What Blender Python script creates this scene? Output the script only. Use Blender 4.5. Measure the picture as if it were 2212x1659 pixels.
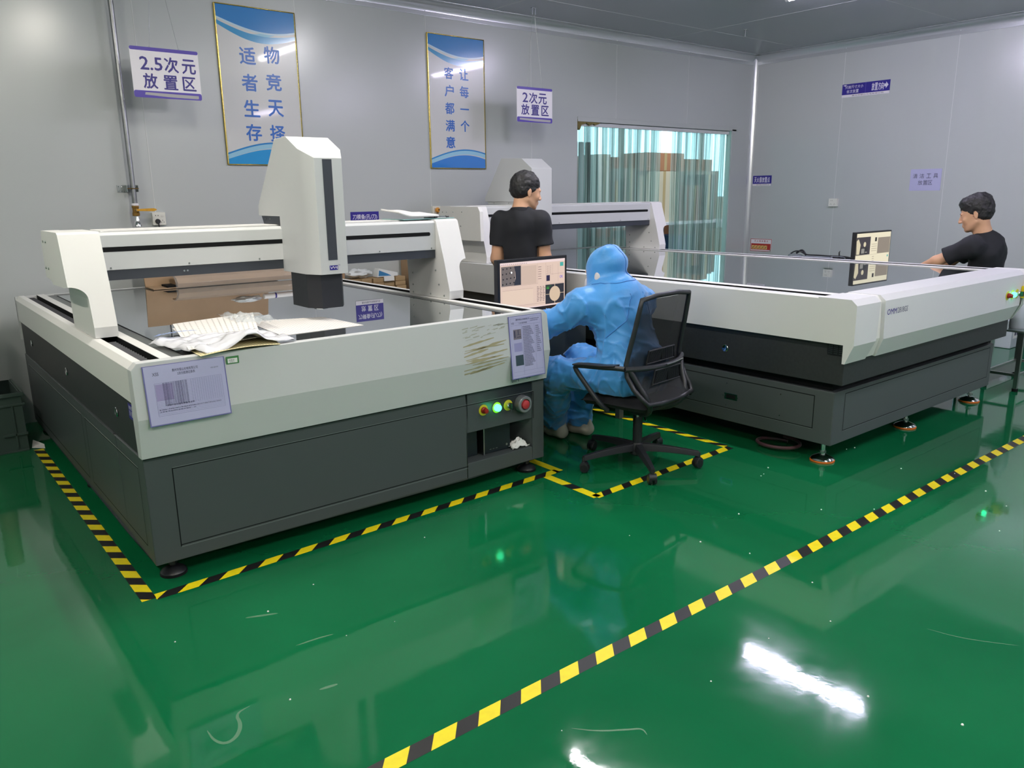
import bpy, bmesh, math, random
import numpy as np
from mathutils import Vector, Matrix, noise as mnoise

for o in list(bpy.data.objects): bpy.data.objects.remove(o)
SC = bpy.context.scene
COL = SC.collection
R = math.radians
# ------------------------------------------------------------------ camera
cam_d = bpy.data.cameras.new('camera'); cam = bpy.data.objects.new('camera', cam_d); COL.objects.link(cam)
cam_d.sensor_fit = 'HORIZONTAL'; cam_d.sensor_width = 36.0; cam_d.lens = 36.0*1699.94/2212.0; cam_d.clip_start = .05
cr = Vector((0.77665286, -0.62980896, -0.0122884)); cu = Vector((0.15726446, 0.17496795, 0.97193318)); cf = Vector((0.60998215, 0.75678721, -0.23493593))
M = Matrix.Identity(4)
for i in range(3): M[i][0] = cr[i]; M[i][1] = cu[i]; M[i][2] = -cf[i]
M.translation = (-0.6750584, -3.0373121, 1.4548023)
cam.matrix_world = M
SC.camera = cam
# ------------------------------------------------------------------ exposure
SC.view_settings.view_transform = 'Standard'; SC.view_settings.look = 'None'
SC.view_settings.gamma = 1.0; SC.view_settings.use_curve_mapping = False
SC.view_settings.exposure = 0.70
SC.render.film_transparent = False
SC.cycles.max_bounces = 8; SC.cycles.diffuse_bounces = 4; SC.cycles.glossy_bounces = 4
SC.cycles.transparent_max_bounces = 16; SC.cycles.transmission_bounces = 4
SC.cycles.sample_clamp_indirect = 4.0; SC.cycles.caustics_reflective = False; SC.cycles.caustics_refractive = False
try: SC.cycles.use_denoising = True
except Exception: pass
# ------------------------------------------------------------------ world
wd = bpy.data.worlds.new('world'); SC.world = wd; wd.use_nodes = True
wd.node_tree.nodes['Background'].inputs[0].default_value = (.55, .65, .75, 1)
wd.node_tree.nodes['Background'].inputs[1].default_value = .4
LAMP_W = 95.0          # emission strength of the ceiling tubes
# ceiling lamps: (x, y, tube colour)
LAMPS = []
for ly in (.34, -2.75, -5.8):
    for lx, lc in ((-1.50, (1, .94, .82)), (.82, (1, .95, .84)), (3.13, (.96, .93, .97)), (5.47, (.82, .76, 1))):
        LAMPS.append((lx, ly, lc))

# ------------------------------------------------------------------ helpers
def lin(c):
    c = c/255.0
    return c/12.92 if c <= .04045 else ((c+.055)/1.055)**2.4
def rgb(r, g, b): return (lin(r), lin(g), lin(b), 1)
MATS = {}
def mat(name, col, rough=.5, metal=0, spec=.5, ior=1.5, emit=None, es=0, coat=0, bump=0, bscale=200, var=0, vscale=5, alpha=1, trans=0, sheen=0):
    if name in MATS: return MATS[name]
    m = bpy.data.materials.new(name); m.use_nodes = True; nt = m.node_tree
    b = nt.nodes['Principled BSDF']; I = b.inputs
    I['Base Color'].default_value = col; I['Roughness'].default_value = rough; I['Metallic'].default_value = metal
    I['Specular IOR Level'].default_value = spec; I['IOR'].default_value = ior
    if coat: I['Coat Weight'].default_value = coat; I['Coat Roughness'].default_value = .05
    if emit: I['Emission Color'].default_value = emit; I['Emission Strength'].default_value = es
    if alpha < 1: I['Alpha'].default_value = alpha
    if trans: I['Transmission Weight'].default_value = trans
    if sheen: I['Sheen Weight'].default_value = sheen
    tc = None
    if bump or var:
        tc = nt.nodes.new('ShaderNodeTexCoord')
    if bump:
        n = nt.nodes.new('ShaderNodeTexNoise'); n.inputs['Scale'].default_value = bscale; n.inputs['Detail'].default_value = 3
        nt.links.new(tc.outputs['Object'], n.inputs['Vector'])
        bp = nt.nodes.new('ShaderNodeBump'); bp.inputs['Strength'].default_value = bump; bp.inputs['Distance'].default_value = .002
        nt.links.new(n.outputs['Fac'], bp.inputs['Height']); nt.links.new(bp.outputs['Normal'], I['Normal'])
    if var:
        n = nt.nodes.new('ShaderNodeTexNoise'); n.inputs['Scale'].default_value = vscale; n.inputs['Detail'].default_value = 5
        nt.links.new(tc.outputs['Object'], n.inputs['Vector'])
        mx = nt.nodes.new('ShaderNodeMix'); mx.data_type = 'RGBA'; mx.blend_type = 'MULTIPLY'
        mx.inputs[0].default_value = 1; mx.inputs[6].default_value = col
        rp = nt.nodes.new('ShaderNodeMapRange'); rp.inputs[3].default_value = 1-var; rp.inputs[4].default_value = 1+var
        nt.links.new(n.outputs['Fac'], rp.inputs[0])
        cb = nt.nodes.new('ShaderNodeCombineColor')
        for k in range(3): nt.links.new(rp.outputs[0], cb.inputs[k])
        nt.links.new(cb.outputs[0], mx.inputs[7]); nt.links.new(mx.outputs[2], I['Base Color'])
    MATS[name] = m
    return m

ORG = {}
def tag(o, label, cat, group=None, kind=None):
    if label: o['label'] = label
    if cat: o['category'] = cat
    if group: o['group'] = group
    if kind: o['kind'] = kind
    return o
def thing(name, loc, label, cat, group=None):
    o = bpy.data.objects.new(name, None); COL.objects.link(o); o.location = loc; o.empty_display_size = .1
    ORG[o.name] = Vector(loc)
    return tag(o, label, cat, group)
def org(p): return ORG.get(p.name, Vector((0, 0, 0))) if p else Vector((0, 0, 0))

class MB:
    def __init__(s): s.v = []; s.f = []
    def add(s, vs, fs):
        n = len(s.v); s.v += [tuple(v) for v in vs]; s.f += [tuple(n+i for i in f) for f in fs]; return s
    def box(s, x0, x1, y0, y1, z0, z1):
        return s.add([(x, y, z) for x in (x0, x1) for y in (y0, y1) for z in (z0, z1)],
                     [(0, 1, 3, 2), (4, 6, 7, 5), (0, 4, 5, 1), (2, 3, 7, 6), (0, 2, 6, 4), (1, 5, 7, 3)])
    def prism(s, poly, ax, a0, a1):
        n = len(poly)
        def P(p, a):
            if ax == 'x': return (a, p[0], p[1])
            if ax == 'y': return (p[0], a, p[1])
            return (p[0], p[1], a)
        vs = [P(p, a0) for p in poly]+[P(p, a1) for p in poly]
        fs = [tuple(range(n)), tuple(range(2*n-1, n-1, -1))]+[(i, (i+1) % n, n+(i+1) % n, n+i) for i in range(n)]
        return s.add(vs, fs)
    def cyl(s, p0, p1, r0, r1=None, n=20, caps=True):
        if r1 is None: r1 = r0
        p0 = Vector(p0); p1 = Vector(p1); d = (p1-p0).normalized()
        a = d.orthogonal().normalized(); b = d.cross(a)
        vs = []
        for p, r in ((p0, r0), (p1, r1)):
            for i in range(n):
                t = 2*math.pi*i/n; vs.append(p+(a*math.cos(t)+b*math.sin(t))*r)
        fs = [(i, (i+1) % n, n+(i+1) % n, n+i) for i in range(n)]
        if caps: fs += [tuple(range(n-1, -1, -1)), tuple(range(n, 2*n))]
        return s.add(vs, fs)
    def tube(s, pts, r, n=8, closed=False, smooth=0):
        pts = [Vector(p) for p in pts]
        for _ in range(smooth):
            q = [pts[0]]
            for a, b in zip(pts[:-1], pts[1:]): q += [a*.75+b*.25, a*.25+b*.75]
            q.append(pts[-1]); pts = q
        rs = r if isinstance(r, (list, tuple)) else [r]*len(pts)
        if len(rs) != len(pts): rs = [rs[min(len(rs)-1, int(i*len(rs)/len(pts)))] for i in range(len(pts))]
        vs = []; prev = None; N = len(pts)
        for i, p in enumerate(pts):
            d = (pts[(i+1) % N]-pts[i-1]) if closed else (pts[min(i+1, N-1)]-pts[max(i-1, 0)])
            d.normalize()
            if prev is None: a = d.orthogonal().normalized()
            else:
                a = prev-d*prev.dot(d); a.normalize()
            prev = a; b = d.cross(a)
            for k in range(n):
                t = 2*math.pi*k/n; vs.append(p+(a*math.cos(t)+b*math.sin(t))*rs[i])
        fs = []
        for i in range(N if closed else N-1):
            j = (i+1) % N
            for k in range(n):
                l = (k+1) % n; fs.append((i*n+k, i*n+l, j*n+l, j*n+k))
        if not closed: fs += [tuple(range(n-1, -1, -1)), tuple((N-1)*n+k for k in range(n))]
        return s.add(vs, fs)
    def lathe(s, prof, c, n=28, ax='z'):
        vs = []
        for r, h in prof:
            for i in range(n):
                t = 2*math.pi*i/n; x, y = r*math.cos(t), r*math.sin(t)
                if ax == 'z': vs.append((c[0]+x, c[1]+y, c[2]+h))
                elif ax == 'y': vs.append((c[0]+x, c[1]+h, c[2]+y))
                else: vs.append((c[0]+h, c[1]+x, c[2]+y))
        m = len(prof); fs = []
        for j in range(m-1):
            for i in range(n):
                k = (i+1) % n; fs.append((j*n+i, j*n+k, (j+1)*n+k, (j+1)*n+i))
        fs += [tuple(range(n-1, -1, -1)), tuple((m-1)*n+i for i in range(n))]
        return s.add(vs, fs)
    def xf(s, Mx):
        s.v = [tuple(Mx @ Vector(v)) for v in s.v]; return s
    def build(s, name, m, parent=None, bevel=0, smooth=None, seg=2, lab=None):
        og = org(parent)
        me = bpy.data.meshes.new(name); me.from_pydata([(v[0]-og[0], v[1]-og[1], v[2]-og[2]) for v in s.v], [], s.f)
        bm = bmesh.new(); bm.from_mesh(me)
        bmesh.ops.remove_doubles(bm, verts=bm.verts, dist=1e-6)
        bmesh.ops.recalc_face_normals(bm, faces=bm.faces)
        if bevel:
            ed = [e for e in bm.edges if len(e.link_faces) == 2 and e.calc_face_angle(0) > .5]
            bmesh.ops.bevel(bm, geom=ed, offset=bevel, segments=seg, affect='EDGES', clamp_overlap=True, profile=.5)
        bm.to_mesh(me); bm.free()
        if smooth is None: smooth = 35
        if smooth:
            for p in me.polygons: p.use_smooth = True
            try: me.set_sharp_from_angle(angle=R(smooth))
            except Exception: pass
        me.materials.append(m)
        o = bpy.data.objects.new(name, me); COL.objects.link(o)
        if bevel and smooth:
            wn = o.modifiers.new('wn', 'WEIGHTED_NORMAL'); wn.keep_sharp = True; wn.weight = 100
        if parent:
            o.parent = parent; ORG[o.name] = og
        if lab: o['label'] = lab
        return o
def B(): return MB()
def bx(name, m, parent, *a, bevel=0, lab=None):
    if len(a) == 1: a = a[0]
    return B().box(*a).build(name, m, parent, bevel=bevel, lab=lab)
def struct(o): o['kind'] = 'structure'; return o
def copy_tree(o, parent=None, d=(0, 0, 0)):
    c = o.copy(); COL.objects.link(c); c.parent = parent
    if parent is None: c.location = Vector(o.location)+Vector(d)
    for ch in list(o.children): copy_tree(ch, c)
    return c

def text_mesh(lines, right, up, origin, m, parent, name='lettering', bold=.0, lift=.0006):
    """lines: (string, x, y, w, h): glyph block stretched to the box w x h at (x,y) of the plane."""
    right = Vector(right); up = Vector(up); nrm = right.cross(up); origin = Vector(origin)+nrm*lift
    V = []; F = []
    dup = [(0, 0)] if not bold else [(bold*.6*a, bold*.6*b_) for a, b_ in ((-1, 0), (1, 0), (0, 1), (0, -1))]
    for st, x, y, w, h in lines:
        cu_ = bpy.data.curves.new('txt', 'FONT'); cu_.body = st; cu_.resolution_u = 2
        ob = bpy.data.objects.new('txt', cu_); COL.objects.link(ob)
        bpy.context.view_layer.update()
        me = ob.evaluated_get(bpy.context.evaluated_depsgraph_get()).to_mesh()
        if len(me.vertices):
            co = [v.co.copy() for v in me.vertices]
            x0 = min(c.x for c in co); x1 = max(c.x for c in co); y0 = min(c.y for c in co); y1 = max(c.y for c in co)
            for di, (dx, dy) in enumerate(dup):
                n = len(V)
                for c in co:
                    u = x+(c.x-x0)/max(x1-x0, 1e-6)*w+dx*h; v = y+(c.y-y0)/max(y1-y0, 1e-6)*h+dy*h
                    V.append(origin+right*u+up*v+nrm*(.00004*di))
                F += [tuple(n+i for i in p.vertices) for p in me.polygons]
        bpy.data.objects.remove(ob); bpy.data.curves.remove(cu_)
    b = B(); b.v = [tuple(v) for v in V]; b.f = F
    og = org(parent)
    me = bpy.data.meshes.new(name); me.from_pydata([(v[0]-og[0], v[1]-og[1], v[2]-og[2]) for v in b.v], [], b.f)
    me.materials.append(m)
    o = bpy.data.objects.new(name, me); COL.objects.link(o); o.parent = parent; ORG[o.name] = og
    return o
def rects(lst, right, up, origin, m, parent, name, lift=.0004):
    right = Vector(right); up = Vector(up); nrm = right.cross(up); origin = Vector(origin)+nrm*lift
    b = B()
    for q in lst:
        if len(q) == 4 and not isinstance(q[0], (tuple, list)):
            x0, x1, y0, y1 = q; q = [(x0, y0), (x1, y0), (x1, y1), (x0, y1)]
        n = len(b.v); b.v += [tuple(origin+right*p[0]+up*p[1]) for p in q]; b.f.append(tuple(range(n, n+len(q))))
    og = org(parent)
    me = bpy.data.meshes.new(name); me.from_pydata([(v[0]-og[0], v[1]-og[1], v[2]-og[2]) for v in b.v], [], b.f)
    me.materials.append(m)
    o = bpy.data.objects.new(name, me); COL.objects.link(o); o.parent = parent; ORG[o.name] = og
    return o
def chars(lines, right, up, origin, m, parent, bold=.0, lift=.0006):
    for l in lines: text_mesh([l], right, up, origin, m, parent, 'character', bold, lift)
def disc(c, r, n=24): return [(c[0]+r*math.cos(2*math.pi*i/n), c[1]+r*math.sin(2*math.pi*i/n)) for i in range(n)]

# ------------------------------------------------------------------ materials
def floor_mat():
    m = bpy.data.materials.new('green_epoxy'); m.use_nodes = True; nt = m.node_tree; N = nt.nodes; L = nt.links
    b = N['Principled BSDF']; tc = N.new('ShaderNodeTexCoord')
    n1 = N.new('ShaderNodeTexNoise'); n1.inputs['Scale'].default_value = .9; n1.inputs['Detail'].default_value = 6; n1.inputs['Distortion'].default_value = .6
    L.new(tc.outputs['Object'], n1.inputs['Vector'])
    cr_ = N.new('ShaderNodeValToRGB'); e = cr_.color_ramp.elements
    e[0].position = .3; e[0].color = (.002, .098, .034, 1); e[1].position = .7; e[1].color = (.006, .138, .050, 1)
    L.new(n1.outputs['Fac'], cr_.inputs[0]); L.new(cr_.outputs[0], b.inputs['Base Color'])
    # worn, hazier patches change the gloss only
    n2 = N.new('ShaderNodeTexNoise'); n2.inputs['Scale'].default_value = 1.6; n2.inputs['Detail'].default_value = 8; n2.inputs['Roughness'].default_value = .65; n2.inputs['Distortion'].default_value = 1.2
    L.new(tc.outputs['Object'], n2.inputs['Vector'])
    mr = N.new('ShaderNodeMapRange'); mr.inputs[1].default_value = .35; mr.inputs[2].default_value = .75; mr.inputs[3].default_value = .02; mr.inputs[4].default_value = .13
    L.new(n2.outputs['Fac'], mr.inputs[0]); L.new(mr.outputs[0], b.inputs['Roughness'])
    n3 = N.new('ShaderNodeTexNoise'); n3.inputs['Scale'].default_value = 3.5; n3.inputs['Detail'].default_value = 4
    L.new(tc.outputs['Object'], n3.inputs['Vector'])
    n4 = N.new('ShaderNodeTexNoise'); n4.inputs['Scale'].default_value = 90; n4.inputs['Detail'].default_value = 2
    L.new(tc.outputs['Object'], n4.inputs['Vector'])
    ad = N.new('ShaderNodeMath'); ad.operation = 'MULTIPLY_ADD'; ad.inputs[1].default_value = .035
    L.new(n4.outputs['Fac'], ad.inputs[0]); L.new(n3.outputs['Fac'], ad.inputs[2])
    bp = N.new('ShaderNodeBump'); bp.inputs['Strength'].default_value = .14; bp.inputs['Distance'].default_value = .006
    L.new(ad.outputs[0], bp.inputs['Height']); L.new(bp.outputs['Normal'], b.inputs['Normal'])
    b.inputs['IOR'].default_value = 1.5; b.inputs['Specular IOR Level'].default_value = .5
    return m
M_FLOOR = floor_mat()
M_WALL = mat('wall_panel', rgb(186, 190, 192), .24, spec=.8, bump=.03, bscale=700)
M_CEIL = mat('ceiling_panel', rgb(168, 172, 178), .34, spec=.6, bump=.05, bscale=600)
M_SEAM = mat('panel_seam', rgb(205, 207, 208), .4)
M_ALU = mat('white_aluminium', rgb(214, 216, 220), .22, metal=.55)
M_WHITE = mat('machine_white', rgb(228, 227, 226), .42, bump=.12, bscale=900, spec=.45)
M_WHITE3 = mat('machine_white_warm', rgb(214, 214, 216), .42, bump=.12, bscale=900, spec=.45)
M_WHITE2 = mat('machine_light_grey', rgb(200, 202, 204), .45, bump=.12, bscale=900)
M_DGREY = mat('machine_dark_grey', rgb(74, 80, 82), .38, bump=.15, bscale=900, spec=.4)
M_GRANITE = mat('black_granite', rgb(40, 43, 45), .5, var=.35, vscale=60, bump=.05, bscale=300)
M_BLACK = mat('black_plastic', rgb(24, 25, 30), .4)
M_BLACKM = mat('black_matte', rgb(16, 17, 20), .8, spec=.2)
M_BAND = mat('dark_band', rgb(52, 57, 66), .5)
M_GLASS = mat('measuring_glass', rgb(186, 195, 197), .012, metal=.95)
M_STRIPG = mat('grey_strip', rgb(84, 88, 88), .35)
M_CHROME = mat('chrome', rgb(230, 230, 232), .09, metal=1)
M_STEEL = mat('stainless', rgb(160, 165, 165), .28, metal=1)
M_GALV = mat('galvanised', rgb(150, 152, 155), .35, metal=.9, var=.25, vscale=30)
M_BRASS = mat('brass', rgb(150, 115, 60), .35, metal=.9)
M_YHAND = mat('yellow_handle', rgb(205, 150, 25), .45, var=.3, vscale=60)
M_ORANGE = mat('orange_rubber', rgb(220, 105, 25), .5)
M_TAPEY = mat('tape_yellow', rgb(226, 208, 20), .42, var=.12, vscale=40)
M_TAPEK = mat('tape_black', rgb(18, 18, 20), .42, var=.3, vscale=60)
M_BLUE = mat('sign_blue', rgb(44, 34, 140), .35)
M_PURPLE = mat('sign_purple', rgb(78, 60, 165), .35)
M_SIGNW = mat('sign_white', rgb(232, 228, 236), .35)
M_LETTER = mat('letter_indigo', rgb(50, 40, 130), .4)
M_LETTERW = mat('letter_white', rgb(225, 222, 240), .4)
M_LETTERB = mat('letter_blue', rgb(24, 98, 190), .3)
M_LETTERK = mat('letter_dark', rgb(60, 60, 90), .5)
M_POSTER = mat('poster_white', rgb(206, 206, 208), .25, coat=.25, bump=.05, bscale=8)
M_PAPER = mat('lilac_paper', rgb(184, 183, 220), .25, coat=.4)
M_PAPERW = mat('white_paper', rgb(238, 236, 236), .6)
M_LINE = mat('print_line', rgb(110, 108, 160), .6)
M_GOLD = mat('gold_frame', rgb(190, 170, 95), .25, metal=.9)
M_CARD = mat('cardboard', rgb(164, 136, 108), .75, var=.12, vscale=12)
M_CARD2 = mat('small_box_cardboard', rgb(170, 142, 106), .75, var=.1, vscale=20)
M_SKIN = mat('skin', rgb(205, 158, 128), .5, spec=.4, var=.06, vscale=25)
M_HAIR = mat('black_hair', rgb(22, 21, 24), .55, bump=.9, bscale=260)
M_SHIRT = mat('black_polo', rgb(24, 26, 33), .85, bump=.35, bscale=500)
M_TROUS = mat('dark_trousers', rgb(24, 25, 30), .85)
M_SUIT = mat('blue_coverall_fabric', rgb(70, 148, 220), .42, spec=.4, bump=.45, bscale=55, sheen=.3)
M_EYE = mat('eye_white', rgb(225, 222, 218), .2)
M_MESH = None
M_TUBE = mat('dummy_tube', (1, 1, 1, 1))
def emis(name, col, st):
    m = bpy.data.materials.new(name); m.use_nodes = True; nt = m.node_tree
    b = nt.nodes['Principled BSDF']; b.inputs['Base Color'].default_value = (*col[:3], 1); b.inputs['Emission Color'].default_value = (*col[:3], 1)
    b.inputs['Emission Strength'].default_value = st; b.inputs['Roughness'].default_value = .4
    return m
def scr(name, r, g, b_, st=.55):
    c = rgb(r, g, b_); m = bpy.data.materials.new(name); m.use_nodes = True
    b = m.node_tree.nodes['Principled BSDF']; b.inputs['Base Color'].default_value = (.01, .01, .01, 1); b.inputs['Emission Color'].default_value = c
    b.inputs['Emission Strength'].default_value = st; b.inputs['Roughness'].default_value = .3
    return m
# ================================================================== ROOM
XL, XR, YB, YF, H = -4.2, 7.974, 2.954, -8.2, 3.02
DX0, DX1, DZ = 5.035, 7.60, 2.150
struct(bx('floor', M_FLOOR, None, XL-.1, XR+.1, YF-.1, 9.0, -.1, 0))
struct(bx('ceiling', M_CEIL, None, XL-.1, XR+.1, YF-.1, YB+.1, H, H+.08))
b = B(); b.box(XL-.1, DX0, YB, YB+.06, 0, H); b.box(DX1, XR+.1, YB, YB+.06, 0, H); b.box(DX0, DX1, YB, YB+.06, DZ, H)
wall_back = struct(b.build('wall_back', M_WALL))
wall_right = struct(bx('wall_right', M_WALL, None, XR, XR+.1, YF, YB, 0, H))
struct(bx('wall_left', M_WALL, None, XL-.1, XL, YF, YB, 0, H))
struct(bx('wall_front', M_WALL, None, XL, XR, YF-.1, YF, 0, H))
# panel joints (raised hairline seams)
b = B()
for x in (-3.68, -2.53, -1.38, -.22, .947, 2.10, 3.265, 4.43): b.box(x-.0025, x+.0025, YB-.0015, YB, 0, H)
for x in (5.583, 6.731): b.box(x-.0025, x+.0025, YB-.0015, YB, DZ+.05, H)
struct(b.build('trim_1', M_SEAM, smooth=0))
b = B()
for y in (1.805, .628, -.54, -1.71, -2.88, -4.05): b.box(XR-.0015, XR, y-.0025, y+.0025, 0, H)
struct(b.build('trim_2', M_SEAM, smooth=0))
b = B()
for y in (-6.6, -4.8, -3.0, -1.2, .6, 2.3):
    b.box(XL, XR, y-.003, y+.003, H-.0015, H)
for x in (-3, -.7, 1.6, 3.9, 6.2):
    b.box(x-.003, x+.003, YF, YB, H-.0015, H)
struct(b.build('trim_3', M_SEAM, smooth=0))
def cove(r, n=8):
    return [(0, 0), (r, 0)]+[(r-r*math.sin(math.pi/2*i/n), r-r*math.cos(math.pi/2*i/n)) for i in range(1, n)]+[(0, r)]
# concave cove: vertical corner, ceiling edges
cv = cove(.055)
struct(B().prism([(XR-p[0], YB-p[1]) for p in cv], 'z', 0, H).build('trim_4', M_ALU, smooth=60))
cv = cove(.075)
def rail(c): return c+[]
struct(B().prism([(YB-p[0], H-p[1]) for p in cv], 'x', XL, XR).build('trim_5', M_ALU, smooth=60))
struct(B().prism([(XR-p[0], H-p[1]) for p in cv], 'y', YF, YB).build('trim_6', M_ALU, smooth=60))
b = B(); b.box(XL, XR, YB-.006, YB, H-.105, H-.07); b.box(XR-.006, XR, YF, YB, H-.105, H-.07); b.box(XL, XR, YB-.12, YB-.07, H-.006, H); b.box(XR-.12, XR-.07, YF, YB, H-.006, H)
struct(b.build('trim_7', M_ALU, bevel=.002))
# doorway lining with the torn corner
b = B(); b.box(DX0+.0, DX1+.05, YB-.012, YB, DZ-.0, DZ+.045); b.box(DX1-.03, DX1+.05, YB-.012, YB+.06, 0, DZ+.02)
struct(b.build('trim_8', M_WALL, bevel=.002))
M_TEAL = mat('door_edge_teal', rgb(165, 200, 195), .3)
struct(bx('trim_9', M_TEAL, None, DX1-.045, DX1-.03, YB, YB+.06, 0, DZ))
struct(bx('door_1', M_ALU, None, DX0, DX1-.03, YB+.062, YB+.085, DZ-.03, DZ+.03))
random.seed(4)
pts = [(0, 0)]
pr = [(0, -.075), (.03, -.10), (.055, -.05), (.09, -.045), (.12, -.03), (.17, -.055), (.22, -.035), (.25, -.05), (.31, -.03), (.33, -.0)]
b = B().prism([(DX0+p[0], DZ+.02+p[1]) for p in [(0, .0)]+pr], 'y', YB-.005, YB+.03)
tag(b.build('torn_insulation', mat('torn_foam', rgb(120, 108, 66), .9, var=.4, vscale=40)), 'brown torn strip of insulation hanging at the top left corner of the doorway', 'insulation')

# corridor beyond the strip curtain
CX0, CX1, CY = 3.2, 14.6, 7.2
M_CW = mat('corridor_wall', rgb(206, 212, 210), .5)
b = B(); b.box(CX0, CX1, CY, CY+.1, 0, 1.35); b.box(CX0, CX1, CY, CY+.1, 2.75, 3.0)
for x in (3.2, 5.5, 7.8, 10.1, 12.4): b.box(x, x+.15, CY, CY+.1, 1.35, 2.75)
struct(b.build('wall_corridor', M_CW))
struct(bx('wall_corridor_left', M_CW, None, CX0-.1, CX0, YB+.06, CY, 0, 3.0))
struct(bx('wall_corridor_right', M_CW, None, CX1, CX1+.1, YB+.06, CY, 0, 3.0))
struct(bx('ceiling_corridor', M_CW, None, CX0, CX1, YB+.1, CY, 3.0, 3.05))
sky = emis('bright_window_daylight', (.50, .80, .92), 1.7)
k = 1
for x in (3.35, 5.65, 7.95, 10.25, 12.55):
    w = B().box(x, min(x+2.15, CX1), CY+.03, CY+.05, 1.35, 2.75).build('window_%d' % k, sky, smooth=0); struct(w); k += 1
# things in the corridor
def carton(x0, x1, y0, y1, z0, z1, col, label, name='carton', cat='carton', group=None):
    t = thing(name, ((x0+x1)/2, (y0+y1)/2, z0), label, cat, group)
    bx('box_body', col, t, x0, x1, y0, y1, z0, z1, bevel=.006)
    bx('packing_tape', mat('packing_tape', rgb(190, 165, 120), .2), t, (x0+x1)/2-.03, (x0+x1)/2+.03, y0-.001, y1+.001, z0+.01, z1+.001)
    return t
M_CRM = mat('cream_board', rgb(214, 200, 176), .6)
M_BRD = mat('brown_board', rgb(176, 120, 84), .6, var=.1, vscale=3)
M_GREYC = mat('grey_board', rgb(168, 160, 150), .6); M_DARKC = mat('dark_board', rgb(84, 76, 74), .6)
def bench():
    t = thing('packing_bench', (9.5, 5.4, 0), 'long steel packing bench with a bright edge seen through the strip curtain', 'bench')
    bx('bench_top', M_SIGNW, t, 7.3, 12.0, 5.0, 5.8, .96, 1.0, bevel=.003)
    bx('under_shelf', M_STEEL, t, 7.35, 11.95, 5.05, 5.75, .35, .38)
    for x in (7.35, 9.6, 11.9):
        for y in (5.05, 5.7): bx('leg', M_STEEL, t, x, x+.05, y, y+.05, 0, .96)
bench()
carton(8.62, 9.32, 5.15, 5.65, 1.0, 1.76, M_CRM, 'tall cream carton on the bench behind the gap in the strip curtain', name='cream_carton')
carton(8.55, 9.42, 5.15, 5.70, 1.763, 2.03, M_BRD, 'brown carton lying on top of the tall cream carton', name='brown_carton')
carton(7.50, 7.74, 5.1, 5.5, 1.0, 1.98, mat('pale_board', rgb(226, 228, 222), .5), 'pale narrow carton at the left end of the bench', name='pale_carton')
carton(7.84, 8.10, 5.2, 5.5, 1.0, 1.62, M_DARKC, 'dark carton on the bench right of the pale one', name='dark_carton')
carton(8.14, 8.40, 5.2, 5.6, 1.0, 1.80, M_GREYC, 'grey brown carton on the bench between the dark and the cream one', name='grey_carton')
carton(9.60, 9.95, 5.2, 5.6, 1.0, 1.55, mat('rust_board', rgb(140, 96, 84), .6), 'rust brown carton on the bench right of the gap', name='rust_carton')
carton(9.98, 10.30, 5.2, 5.6, 1.0, 1.72, M_DARKC, 'dark carton on the bench right of the rust brown one', name='dark_carton')
carton(10.75, 11.3, 5.2, 5.6, 1.0, 1.35, M_CRM, 'low cream carton at the right end of the bench', name='cream_carton')
carton(10.6, 11.25, 5.85, 6.2, 0, 1.80, M_GREYC, 'grey brown carton standing behind the right end of the bench', name='grey_carton')
o = bx('long_board', M_BRD, None, 7.9, 11.9, 6.5, 6.6, 0, 2.03, bevel=.004); tag(o, 'long low brown board wall standing far behind the packing bench', 'board')
for k, (x, w, h, c, nm) in enumerate(((7.6, .5, .42, M_CARD, 'brown'), (8.3, .6, .5, M_DARKC, 'dark'), (9.2, .5, .4, mat('blue_bin', rgb(70, 110, 150), .5), 'blue'), (10.0, .6, .48, M_CARD2, 'tan'), (10.9, .7, .44, mat('white_bin', rgb(215, 215, 205), .5), 'white'))):
    o = bx('storage_box', c, None, x, x+w, 5.15, 5.6, .3805, .3805+h, bevel=.01); tag(o, '%s storage box on the lower shelf of the packing bench' % nm, 'box')
# leaning dark profiles seen under the second gantry
for i, (x, c) in enumerate(((5.10, M_BLACKM), (5.19, mat('brown_profile', rgb(96, 78, 66), .5)), (5.28, M_BLACKM), (5.37, M_ALU), (5.47, mat('brown_profile', rgb(96, 78, 66), .5)))):
    o = bx('aluminium_profile', c, None, x, x+.045, 3.25, 3.29, 0, 1.98, bevel=.003)
    tag(o, ['black metal profile nearest the left edge of the doorway', 'brown profile between the two black ones behind the curtain', 'black profile standing left of the silver one', 'silver profile standing among the dark ones behind the curtain', 'brown profile standing right of the silver one'][i], 'metal profile')
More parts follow.
